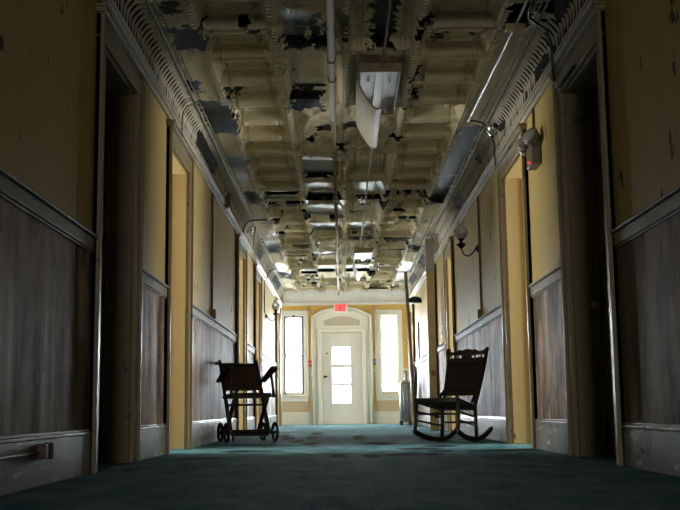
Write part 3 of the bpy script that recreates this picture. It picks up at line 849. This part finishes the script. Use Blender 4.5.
# ---- rocking chair
def rocking_chair():
    W = M['dark_wood']
    t = thing('rocking_chair', (1.035, 10.35, 0), 'dark wooden rocking chair with carved crest and tall woven back near the right wall', 'rocking chair', math.radians(145))
    yf, yr = .235, -.20
    def rock_z(y): return .09*((y+.17)/.43)**2 if y > -.17 else .10*((y+.17)/.35)**2
    def ux(z): return .178 + .04*(z-.34)/.58       # post half spacing
    def uy(z): return yr - .24*(z-.34)/.58
    for sx in (-1, 1):
        m = MB(); n = 22; pts = [(.265 + (-.53-.265)*i/n) for i in range(n+1)]
        vs = []; fs = []
        for y in pts:
            z = rock_z(y); th = .042 if -.5 < y < .24 else .034
            for (dx, dz) in ((-.016, 0), (.016, 0), (.016, th), (-.016, th)): vs.append((sx*(.235 if y > .2 else .235-.045*min(1, (.2-y)/.4))+dx, y, z+dz))
        for i in range(n):
            for j in range(4): fs.append((i*4+j, i*4+(j+1) % 4, (i+1)*4+(j+1) % 4, (i+1)*4+j))
        fs += [(0, 1, 2, 3), (n*4, n*4+3, n*4+2, n*4+1)]
        m.add(vs, fs); m.build('rocker', W, t, bevel=.004)
        zf = rock_z(yf)+.03
        m = MB(); m.tube([(sx*.235, yf+.01, zf), (sx*.234, yf, zf+.06), (sx*.232, yf-.005, .22), (sx*.230, yf-.01, .33), (sx*.228, yf-.012, .405)], [.014, .018, .0155, .021, .019], 12)
        m.build('leg', W, t, smooth=True)
        m = MB(); m.tube([(sx*.190, yr, .03), (sx*.187, yr, .18), (sx*.184, yr, .31)], [.017, .018, .020], 12); m.build('leg', W, t, smooth=True)
        m = MB(); zz = [.30, .45, .60, .75, .90]
        m.tube([(sx*ux(z), uy(z) - .02*math.sin(PI*(z-.3)/.6), z) for z in zz], [.020, .018, .018, .018, .017], 10); m.ball((sx*ux(.9), uy(.9), .91), .021, sc=(1, 1, .9))
        m.build('back_post', W, t, smooth=True)
        # curved bracket between post and seat
        m = MB(); m.tube([(sx*.188, yr-.055, .50), (sx*.192, yr+.0, .455), (sx*.198, yr+.06, .405), (sx*.202, yr+.10, .375)], [.014, .017, .017, .012], 8, flat=.8); m.build('bracket', W, t, smooth=True)
        for (z0, z1) in ((.295, .255), (.215, .17)):
            m = MB(); m.tube([(sx*.231, yf, z0), (sx*.188, yr, z1-.02)], .0095, 8); m.build('side_stretcher', W, t, smooth=True)
    m = MB(); m.tube([(-.23, yf, .27), (-.05, yf, .27), (0, yf, .27), (.05, yf, .27), (.23, yf, .27)], [.010, .010, .019, .010, .010], 10); m.lathe([(.016, -.035), (.024, -.01), (.016, .018)], (0, yf, .27)); m.build('front_stretcher', W, t, smooth=True)
    m = MB(); m.tube([(-.19, yr, .185), (.19, yr, .185)], .0095, 8); m.build('rear_stretcher', W, t, smooth=True)
    sl = .075/.44
    m = MB(); m.prism([(-.235, yf+.02), (.235, yf+.02), (.250, yf-.02), (.200, yr-.01), (-.200, yr-.01), (-.250, yf-.02)], lambda u, v, d: (u, v, d + (v-yf)*sl), .375, .42); m.build('seat', W, t, bevel=.008)
    m = MB(); m.prism([(-.19, yf-.02), (.19, yf-.02), (.17, yr+.04), (-.17, yr+.04)], lambda u, v, d: (u, v, d + (v-yf)*sl), .42, .428); m.build('seat_cushion', M['cushion'], t, bevel=.004)
    def bk(u, z, d): return (u*ux(z)/.192, uy(z) - .02*math.sin(PI*max(0, z-.3)/.6) - .03*math.cos(PI*u/.42) + .03 + d, z)
    def sheet(u0, u1, z0, z1, th, nu=8, nz=5, topf=None):
        mm = MB(); vs = []
        for d in (-th/2, th/2):
            for j in range(nz+1):
                for i in range(nu+1):
                    u = u0+(u1-u0)*i/nu; zt = topf(u) if topf else z1; vs.append(bk(u, z0+(zt-z0)*j/nz, d))
        q = nu+1; k = q*(nz+1); fs = []
        for j in range(nz):
            for i in range(nu):
                a = j*q+i; fs += [(a, a+1, a+q+1, a+q), (k+a, k+a+q, k+a+q+1, k+a+1)]
        for j in range(nz):
            for i in (0, nu): a = j*q+i; fs.append((a, a+q, k+a+q, k+a))
        for i in range(nu):
            for j in (0, nz): a = j*q+i; fs.append((a, k+a, k+a+1, a+1))
        return mm.add(vs, fs)
    sheet(-.185, .185, .465, .795, .012).build('backrest', M['cane'], t, smooth=True)
    sheet(-.19, .19, .445, .48, .024, 8, 2).build('back_rail', W, t, bevel=.003)
    m = sheet(-.19, .19, .785, .822, .024, 8, 2); m.build('back_rail', W, t, bevel=.003)
    def crest(u):
        a = abs(u)/.2
        return .897 + .020*math.exp(-(a/.22)**2) + .010*math.exp(-((a-.38)/.07)**2) - .012*math.exp(-((a-.68)/.14)**2) + .016*math.exp(-((a-.98)/.10)**2)
    sheet(-.20, .20, .852, .9, .026, 36, 3, crest).build('crest_rail', W, t)
    m = MB()
    v = sheet(-.05, .05, .818, .857, .022, 4, 2); v.build('crest_block', W, t)
    for u in (-.155, -.12, -.085, .085, .12, .155):
        m = MB(); m.tube([bk(u, .815, 0), bk(u, .858, 0)], .0065, 8); m.build('spindle', W, t)
    return t
rocking_chair()

# ---- radiator
def radiator():
    t = thing('radiator', (1.285, 21.6, 0), 'silver cast iron radiator standing at the far end by the right window', 'radiator')
    for k in range(9):
        y = -.26 + k*.065; m = MB()
        for x in (-.085, -.028, .028, .085):
            m.tube([(x, y, .09), (x, y, .82)], .017, 8)
        m.tube([(-.085, y, .82), (-.06, y, .86), (.06, y, .86), (.085, y, .82)], .024, 8)
        m.tube([(-.085, y, .12), (-.05, y, .085), (.05, y, .085), (.085, y, .12)], .024, 8)
        m.build('radiator_section', M['radiator'], t, smooth=True)
    for y in (-.26, .26):
        for x in (-.08, .08):
            m = MB(); m.tube([(x, y, .09), (x*1.1, y, 0)], [.018, .026], 8); m.build('leg', M['iron'], t)
    m = MB(); m.tube([(-.03, -.32, .12), (.03, -.36, .12), (.06, -.36, 0)], .014, 8); m.lathe([(.022, 0), (.03, .02), (.02, .04)], (.05, -.36, .12)); m.build('valve', M['brass'], t)
    return t
radiator()
t = thing('spray_bottle', (1.30, 21.42, .886), 'small white bottle with red trigger cap standing on the radiator', 'bottle')
m = MB(); m.lathe([(.03, 0), (.034, .02), (.034, .10), (.016, .14), (.013, .155)]); m.build('bottle_body', M['white_plastic'], t, smooth=True)
m = MB(); m.lathe([(.018, .155), (.018, .175), (.012, .18)]); m.box(-.055, .02, -.012, .012, .175, .20); m.box(-.05, -.04, -.008, .008, .14, .18); m.build('trigger_cap', M['red'], t)

t = thing('umbrella', (1.42, 20.70, 0), 'closed navy blue umbrella leaning on the right wall beside the radiator', 'umbrella')
A, B = Vector((-.03, 0, .0)), Vector((.055, .16, 1.20))
def P_(k): return tuple(A.lerp(B, k))
m = MB(); m.tube([P_(.30), P_(.36), P_(.5), P_(.62), P_(.78), P_(.9), P_(.94)], [.012, .022, .038, .045, .036, .018, .010], 9); m.build('canopy', M['blue_dark'], t)
m = MB(); m.tube([P_(0), P_(.32)], .008, 8); m.build('shaft', M['iron'], t)
m = MB(); m.tube([P_(.93), P_(1.0)], .005, 6); m.build('tip', M['iron'], t)
m = MB(); m.tube([P_(.01), P_(.10)], .015, 8); m.build('handle', M['brass'], t)

m = MB(); m.tube([(1.245, 19.9, 2.90), (1.30, 20.1, 1.9), (1.355, 20.28, .9), (1.405, 20.45, .0)], [.032, .032, .03, .03], 8)
m.build('wooden_pole', M['pole_wood'], label='long brown wooden pole leaning against the right side near the radiator', cat='pole')

# ---- boxed post on the right wall
t = thing('wall_post', (1.40, 16.3, 0), 'narrow boxed yellow post with cream top rising to the ceiling on the right wall', 'post')
m = MB(); m.box(-.06, .06, -.05, .05, 0, 2.42); m.build('post_shaft', M['post_yellow'], t, bevel=.006)
m = MB(); m.box(-.07, .065, -.06, .055, 2.42, 2.95); m.build('post_head', M['post_grey'], t, bevel=.006)
m = MB(); m.lathe([(.035, 0), (.04, -.012), (.03, -.03), (0, -.036)], (.0, -.05, .86), 'y', 16); m.build('knob', M['knob_orange'], t, smooth=True)

# ---- fluorescent fixtures
def fixture(y0, L, label, lens_drop, x0=.17, w=.32):
    t = thing('fluorescent_light', (x0+w/2, y0+L/2, H), label, 'ceiling light', group=None)
    h = .075; hw, hl = w/2, L/2
    m = MB(); m.box(-hw, hw, -hl, hl, -.035, -.02); m.box(-hw, -hw+.008, -hl, hl, -h, -.02); m.box(hw-.008, hw, -hl, hl, -h, -.02)
    m.box(-.035, .035, -hl, hl, -.062, -.035); m.build('housing', M['fixture_white'], t, bevel=.002)
    for e in (-1, 1):
        m = MB(); yy0, yy1 = sorted((e*hl, e*(hl+.018))); m.box(-hw-.004, hw+.004, yy0, yy1, -h-.012, -.015); m.build('end_cap', M['fixture_tan'], t, bevel=.002)
    for sx in (-1, 1):
        for e in (-1, 1):
            m = MB(); m.lathe([(.009, 0), (.009, .018)], (sx*.085, e*(hl*.42), -.05), 'z', 10); m.build('screw_boss', M['chrome'], t)
            m = MB(); m.box(sx*.085-.012, sx*.085+.012, e*(hl-.03)-.008, e*(hl-.03)+.008, -.075, -.035); m.build('lamp_socket', M['chrome'], t)
    if lens_drop:
        # wraparound lens swung open on its left edge and hanging
        a = math.radians(lens_drop); m = MB(); n = 12; vs = []
        prof = [(0, 0), (.02, .035), (.06, .05), (.14, .058), (.22, .058), (.29, .05), (.325, .035), (.34, 0)]
        pr = []
        for (u, v) in prof: pr.append((-hw + u*math.cos(a) - v*math.sin(a)*1.0, -h - u*math.sin(a) - v*math.cos(a)))
        k = len(pr)
        for yy_ in (-hl, hl):
            for (px_, pz_) in pr: vs.append((px_, yy_, pz_))
            for (px_, pz_) in pr: vs.append((px_+.004, yy_, pz_+.003))
        fs = []
        for i in range(k-1):
            fs += [(i, i+1, 2*k+i+1, 2*k+i), (k+i, 3*k+i, 3*k+i+1, k+i+1), (i, k+i, k+i+1, i+1), (2*k+i, 2*k+i+1, 3*k+i+1, 3*k+i)]
        fs += [(0, 2*k, 3*k, k), (k-1, 2*k-1, 4*k-1, 3*k-1)]
        m.add(vs, fs); m.build('lens', M['fixture_white'], t)
        m = MB(); vs2 = [(px_, -hl-.004, pz_) for (px_, pz_) in pr]; m.tube(vs2, .006, 6); m.build('lens_edge', M['fixture_tan'], t)
    return t
fixture(7.85, 1.2, 'open fluorescent ceiling light with its lens swung down, nearer of the two', 62)
fixture(17.3, 1.2, 'small distant fluorescent ceiling light with a hanging lens, farther of the two', 75, .25, .30)

# ---- pipes and cables
t = thing('sprinkler_pipe', (-.045, 0, H-.115), 'long cream sprinkler pipe running down the middle of the ceiling', 'pipe')
m = MB(); m.tube([(0, YB+.1, 0), (0, 9.1, 0)], .027, 14); m.tube([(0, 9.1, 0), (0, YE-.4, 0)], .020, 12); m.build('pipe', M['pipe_paint'], t, smooth=True)
for y in (7.45, 9.1, 12.6, 16.2, 19.8):
    m = MB(); m.lathe([(.027, -.03), (.034, -.028), (.034, .028), (.027, .03)], (0, y, 0), 'y', 14); m.build('coupling', M['pipe_paint'], t, smooth=True)
for y in (7.9, 11.2, 14.6, 18.1, 21.2):
    m = MB(); m.torus((0, y, 0), .031, .004, 'y', 20, 6); m.tube([(0, y, .03), (0, y, .118)], .006, 6); m.build('hanger', M['iron'], t)
m = MB(); m.tube([(.345, YB+.2, H-.05), (.345, 7.8, H-.05)], .010, 8); m.tube([(.345, 9.12, H-.05), (.33, 12, H-.05), (.33, 17.2, H-.05)], .010, 8); m.tube([(.345, 7.8, H-.05), (.345, 7.82, H-.03)], .01, 8)
m.build('ceiling_conduit', M['pipe_paint'], label='thin painted conduit along the ceiling passing the fluorescent light', cat='conduit')
t = thing('ceiling_conduit', (0, 0, 0), 'shiny steel conduit slanting along the right edge of the ceiling', 'conduit')
m = MB(); m.tube([(1.24, YB+.2, H-.035), (1.24, 7.05, H-.035), (1.20, 9.45, H-.035)], .011, 8); m.build('tube', M['conduit'], t, smooth=True)
m = MB(); m.tube([(1.20, 9.45, H-.035), (1.26, 9.47, H-.03), (1.34, 9.5, H-.045), (1.39, 9.5, H-.10), (1.43, 9.45, H-.25), (1.43, 9.40, H-.50)], .009, 8); m.build('flex_cable', M['cable'], t, smooth=True)
m = MB(); m.tube([(1.43, 9.40, H-.50), (1.43, 8.62, H-.50)], .009, 8); m.build('branch_cable', M['cable'], t)
m = MB(); m.box(1.405, 1.455, 9.36, 9.42, H-.535, H-.48); m.build('elbow', M['chrome'], t, bevel=.006)
m = MB(); m.box(1.17, 1.31, 7.02, 7.09, H-.06, H-.012); m.build('ceiling_junction_box', M['brass'], bevel=.004, label='small tan junction box on the shiny ceiling conduit', cat='junction box')
t = thing('overhead_cable', (0, 0, 0), 'black conduit bending off the ceiling down to the nearest right doorway', 'cable')
m = MB(); pts = [(1.28, 6.3, H-.03), (1.28, 6.72, H-.035), (1.30, 6.84, H-.04), (1.36, 6.9, H-.06), (1.43, 6.92, H-.10), (1.46, 6.92, H-.20), (1.47, 6.92, H-.50)]
m.tube(pts, .010, 8); m.tube([(1.47, 6.92, H-.50), (1.50, 6.90, H-.52), (1.50, 6.45, H-.52)], .010, 8); m.build('cable_run', M['cable'], t, smooth=True)
m = MB(); m.box(1.455, 1.49, 6.88, 6.95, H-.53, H-.48); m.build('elbow', M['chrome'], t, bevel=.006)

# alarm bell in the right cove
t = thing('alarm_bell', (1.40, 9.35, H-.14), 'small round metal bell fixed to the right cove above the second doorway', 'bell', rz=.4)
m = MB(); R = Euler((0, math.radians(-125), 0)).to_matrix().to_4x4()
m.lathe([(0, .05), (.03, .047), (.055, .03), (.065, 0), (.060, 0)], (0, 0, 0), 'z', 18, R); m.build('gong', M['chrome'], t, smooth=True)
m = MB(); m.lathe([(.035, -.05), (.035, 0)], (0, 0, 0), 'z', 12, R); m.build('bell_base', M['box_black'], t)

# emergency light with two heads on the right wall
t = thing('emergency_wall_lamp', (XR, 7.95, 2.28), 'two-headed emergency light with red indicator lamp on the right wall', 'emergency light')
m = MB(); m.box(-.075, 0, -.14, .10, -.13, .03); m.build('battery_box', M['grey_plastic'], t, bevel=.008)
for (y, rz_, mt) in ((.13, .35, M['grey_plastic']), (-.16, -.35, M['grey_plastic'])):
    R = Euler((math.radians(62), 0, rz_ - .6)).to_matrix().to_4x4()
    m = MB(); m.lathe([(.02, -.07), (.045, -.06), (.068, 0), (.072, .03)], (-.075, y, .07), 'z', 18, R); h_ = m.build('lamp_head', mt, t, smooth=True)
    m = MB(); m.lathe([(.068, .028), (.05, .036), (0, .042)], (-.075, y, .07), 'z', 18, R); m.build('lamp_lens', M['shade'], h_, smooth=True)
    m = MB(); m.tube([(-.04, y*.7, .02), (-.06, y, .05)], .012, 8); m.build('bracket', M['iron'], h_)
m = MB(); m.ball((-.080, -.04, -.10), .009); m.build('indicator_lamp', M['led'], t)
t = thing('wall_conduit', (XR, 8.0, 0), 'thin brown conduit dropping from the cornice to the emergency light', 'conduit')
m = MB(); m.tube([(-.012, .02, 2.32), (-.012, .02, ZC-.05)], .010, 8); m.build('tube', M['raceway'], t)

# sconces
def sconce(x, y, z, s, label):
    t = thing('wall_sconce', (x, y, z), label, 'wall lamp', group=None)
    m = MB(); m.lathe([(.045, 0), (.045, -s*.012), (.03, -s*.02), (.02, -s*.035)], (0, 0, 0), 'x', 16); m.build('wall_plate', M['sconce_black'], t, smooth=True)
    d = -s
    m = MB(); m.tube([(d*.03, 0, 0), (d*.06, 0, -.05), (d*.11, 0, -.085), (d*.16, 0, -.07), (d*.185, 0, -.02), (d*.19, 0, .03)], .0075, 8); m.build('arm', M['sconce_black'], t, smooth=True)
    c = (d*.19, 0, 0)
    m = MB(); m.lathe([(.012, .0), (.03, .015), (.052, .04), (.055, .05), (.022, .062), (.022, .09), (.040, .10), (.040, .11)], c, 'z', 18); m.build('lamp_holder', M['sconce_black'], t, smooth=True)
    m = MB(); m.lathe([(.034, .105), (.060, .13), (.078, .165), (.080, .19), (.066, .225), (.040, .25), (.034, .262), (.045, .285), (.050, .29)], c, 'z', 20); m.build('lamp_shade', M['shade'], t, smooth=True)
    return t
sconce(XR, 11.6, 2.08, 1, 'dark iron wall sconce with a glass globe on the right wall')
sconce(XL, 19.1, 2.02, -1, 'dark iron wall sconce with a glass globe on the left wall near the far window')
t = thing('wall_sconce', (XR, 20.0, 2.32), 'dark dome-shaped metal lamp shade high on the right wall near the leaning pole', 'wall lamp')
m = MB(); m.lathe([(.145, 0), (.14, .04), (.11, .09), (.06, .12), (0, .13)], (-.12, 0, 0), 'z', 20); m.build('lamp_shade', M['iron'], t, smooth=True)
m = MB(); m.tube([(0, 0, .06), (-.06, 0, .10)], .015, 8); m.build('arm', M['iron'], t)

# vertical raceways with outlet boxes
def raceway(X, y, z0, z1, label, box_label):
    s = side(X)
    m = MB(); m.box(*xs(X, 0, .018), y-.011, y+.011, z0, z1); m.build('wall_raceway', M['raceway'], bevel=.003, label=label, cat='raceway')
    t = thing('outlet_box', (X, y, z0-.05), box_label, 'outlet')
    m = MB(); a, c = sorted((0, -s*.05)); m.box(a, c, -.035, .035, -.05, .05); m.build('box', M['outlet_brown'], t, bevel=.006)
    m = MB(); a, c = sorted((-s*.05, -s*.056)); m.box(a, c, -.028, .028, -.04, .04); m.build('cover_plate', M['brass'], t, bevel=.002)
raceway(XL, 11.1, RAIL+.17, ZC-.05, 'thin brown raceway running down the left wall above the wheelchair', 'brown outlet box above the chair rail on the left wall')
raceway(XR, 11.45, RAIL+.17, ZC-.05, 'thin brown raceway running down the right wall behind the sconce', 'brown outlet box above the chair rail on the right wall')
m = MB(); m.box(*xs(XL, 0, .016), 18.75, 18.77, 2.05, ZC-.05); m.build('wall_raceway', M['raceway'], label='short brown raceway above the far left wall sconce', cat='raceway')

# near outlet on the left baseboard
t = thing('outlet_box', (XL+.024, 4.75, .155), 'dark surface outlet box on the near left baseboard', 'outlet')
m = MB(); m.box(0, .045, -.06, .03, -.032, .032); m.build('box', M['box_red'], t, bevel=.005)
m = MB(); m.box(.006, .052, .03, .042, -.036, .036); m.build('cover_plate', M['box_black'], t, bevel=.003)
m = MB(); m.tube([(XL+.034, 2.0, .145), (XL+.034, 4.69, .15)], .009, 8); m.build('surface_wire', M['raceway'], label='brown wire running along the near left baseboard to the outlet', cat='wire')

# wires and fittings of the left cove
def wire(name, pts, r, mat, label, cat='wire'):
    m = MB(); 
    P2 = [Vector(p) for p in pts]; out = []
    for i in range(len(P2)-1):
        p0, p1, p2, p3 = P2[max(i-1, 0)], P2[i], P2[i+1], P2[min(i+2, len(P2)-1)]
        for k in range(6):
            u = k/6; out.append(.5*((2*p1)+(p2-p0)*u+(2*p0-5*p1+4*p2-p3)*u*u+(-p0+3*p1-3*p2+p3)*u**3))
    out.append(P2[-1]); m.tube(out, r, 7); return m.build(name, mat, smooth=True, label=label, cat=cat)
wire('hanging_wire', [(CX0+.06, 8.75, H-.02), (CX0+.0, 8.72, H-.06), (XL+.08, 8.55, H-.16), (XL+.07, 8.5, H-.28), (XL+.07, 8.52, H-.40)], .007, M['cable_tan'], 'loose tan wire hanging from the left cove over the second doorway')
t = thing('cove_fitting', (XL+.06, 12.1, ZC+.02), 'small dark red fitting under the left cove', 'fitting')
m = MB(); m.box(-.03, .03, -.05, .05, -.04, .10); m.build('box', M['box_red'], t, bevel=.01)
m = MB(); m.tube([(.0, 0, -.04), (-.03, -.2, -.09), (-.045, -.9, -.08)], .007, 6); m.build('wire', M['cable'], t)
m = MB(); m.lathe([(.05, 0), (.052, .02), (.04, .045), (.02, .05)], (CX0-.02, 14.6, H-.12), 'x', 16)
m.build('cove_light', M['chrome'], smooth=True, label='bright round metal fitting in the left cove', cat='fitting')
wire('cove_cable', [(CX0+.25, 14.5, H-.02), (CX0+.0, 14.4, H-.05), (XL+.06, 14.3, H-.14), (XL+.05, 14.2, H-.24)], .012, M['cable'], 'black cable looping round the fitting in the left cove', 'cable')
wire('cove_cable', [(CX0+.03, 15.0, H-.03), (XL+.09, 15.4, H-.16), (XL+.08, 15.7, H-.24), (XL+.05, 16.3, H-.36)], .010, M['cable'], 'black cable sagging across the left cove between two doorways', 'cable')
wire('cove_cable', [(CX0+.05, 19.8, H-.03), (CX0+.0, 19.2, H-.1), (XL+.07, 18.9, H-.2), (XL+.05, 18.8, H-.30)], .012, M['cable'], 'black cable drooping over the left cove above the far sconce', 'cable')

# frame strip and switch on the right wall
m = MB(); m.box(*xs(XR, 0, .03), 20.75, 21.0, 1.30, 2.02); m.build('wall_frame', M['fixture_tan'], bevel=.004, label='tall narrow brown framed board on the far right wall', cat='frame')
m = MB(); m.box(*xs(XR, 0, .03), 16.25, 16.33, 1.42, 1.54)
t = thing('wall_switch', (XR, 15.75, 1.40), 'small white switch on the right wall above the chair rail', 'switch')
m = MB(); m.box(-.035, 0, -.05, .05, 0, .12); m.build('case', M['white_plastic'], t, bevel=.006)
m = MB(); m.box(-.042, -.035, -.03, .03, .03, .06); m.build('dial', M['grey_plastic'], t)

# things on the end wall
t = thing('exit_sign', (.0, YE-.045, 2.50), 'lit red EXIT sign on the arch above the end door', 'exit sign')
m = MB(); m.box(-.16, .16, -.05, 0, 0, .195); m.box(-.175, .175, -.055, -.045, -.006, .0); m.build('housing', M['white_plastic'], t, bevel=.006)
m = MB(); m.box(-.125, .125, -.053, -.05, .018, .178); m.build('face', M['exit_face'], t)
m = MB()
def L(strokes, ox):
    for (a, c, e, g) in strokes: m.box(ox+a, ox+c, -.058, -.0525, .026+e, .026+g)
hgt = .145; wl = .054; th = .020
L([(0, th, 0, hgt), (0, wl, 0, th), (0, wl, hgt/2-th/2, hgt/2+th/2), (0, wl, hgt-th, hgt)], -.120)
L([(0, th, 0, hgt)], .030)
L([(wl/2-th/2, wl/2+th/2, 0, hgt), (0, wl, hgt-th, hgt)], .066)
for sg in (-1, 1):
    cx, cz = -.020, .026+hgt/2
    a = math.atan2(wl*.75, hgt)*sg
    Mx = Matrix.Translation((cx, -.0555, cz)) @ Euler((0, a, 0)).to_matrix().to_4x4()
    m.box(-th/2, th/2, -.0027, .0027, -hgt/2, hgt/2, Mx)
m.build('exit_letters', M['exit_red'], t)
t = thing('fire_alarm_pull', (-.70, YE-.012, 1.36), 'red fire alarm pull box left of the end door', 'fire alarm')
m = MB(); m.box(-.042, .042, -.05, 0, -.065, .065); m.build('case', M['red'], t, bevel=.006)
m = MB(); m.box(-.028, .028, -.058, -.05, -.02, .0); m.build('handle', M['white_plastic'], t)
m = MB(); m.tube([(-.70, YE-.022, 1.29), (-.70, YE-.022, .62), (-.66, YE-.03, .50), (-.665, YE-.03, .30)], .009, 7); m.build('wall_cable', M['white_plastic'], label='white cable running down from the red fire alarm box', cat='cable')
t = thing('switch_box', (.735, YE-.012, 1.38), 'dark blue-grey switch box right of the end door', 'switch')
m = MB(); m.box(-.04, .04, -.035, 0, -.065, .065); m.build('case', M['blue_grey'], t, bevel=.005)
m = MB(); m.box(-.008, .008, -.045, -.035, -.015, .015); m.build('toggle', M['white_plastic'], t)
for (x, lb) in ((-.70, 'small tan conduit box on the end wall left of the arch top'), (.735, 'small tan conduit box on the end wall right of the arch top')):
    m = MB(); m.box(x-.05, x+.05, YE-.05, YE-.012, 2.50, 2.60); m.tube([(x, YE-.03, 2.60), (x, YE-.03, ZC-.02)], .012, 8); m.build('conduit_box', M['post_yellow'], bevel=.006, label=lb, cat='conduit box')

# ------------------------------------------------------------------ daylight
w = bpy.data.worlds.new('overcast sky'); SC.world = w; w.use_nodes = True
nt = w.node_tree; bg = nt.nodes['Background']
tc = nt.nodes.new('ShaderNodeTexCoord'); sp = nt.nodes.new('ShaderNodeSeparateXYZ'); nt.links.new(tc.outputs['Generated'], sp.inputs[0])
rp = nt.nodes.new('ShaderNodeValToRGB'); mr = nt.nodes.new('ShaderNodeMapRange'); mr.inputs[1].default_value = -1; mr.inputs[2].default_value = 1
nt.links.new(sp.outputs[2], mr.inputs[0]); nt.links.new(mr.outputs[0], rp.inputs[0])
e = rp.color_ramp.elements; e[0].position = .42; e[0].color = (1.25, 1.25, 1.08, 1); e[1].position = .52; e[1].color = (.82, .93, 1.0, 1)
nt.links.new(rp.outputs[0], bg.inputs['Color']); bg.inputs['Strength'].default_value = 6.0; w.cycles.sampling_method = 'NONE'
# ------------------------------------------------------------------ camera
cam = bpy.data.cameras.new('camera'); co = bpy.data.objects.new('camera', cam); COL.objects.link(co); SC.camera = co
cam.sensor_width = 36; cam.lens = 1054.2/680*36; cam.clip_start = .05; cam.clip_end = 200
co.location = (0, 0, .32)
f = Vector((0, math.cos(.1459), math.sin(.1459)))
q = f.to_track_quat('-Z', 'Y'); Mq = q.to_matrix().to_4x4()
co.matrix_world = Matrix.Translation((0, 0, .32)) @ Mq @ Matrix.Rotation(CAMROLL if 'CAMROLL' in globals() else -.0123, 4, 'Z')
SC.view_settings.view_transform = 'Standard'; SC.view_settings.look = 'None'; SC.view_settings.gamma = 1; SC.view_settings.use_curve_mapping = False
SC.view_settings.exposure = 1.0
SC.cycles.use_denoising = True
SC.cycles.max_bounces = 10; SC.cycles.diffuse_bounces = 6; SC.cycles.glossy_bounces = 4; SC.cycles.transparent_max_bounces = 16
SC.cycles.sample_clamp_indirect = 8; SC.cycles.caustics_reflective = False; SC.cycles.caustics_refractive = False
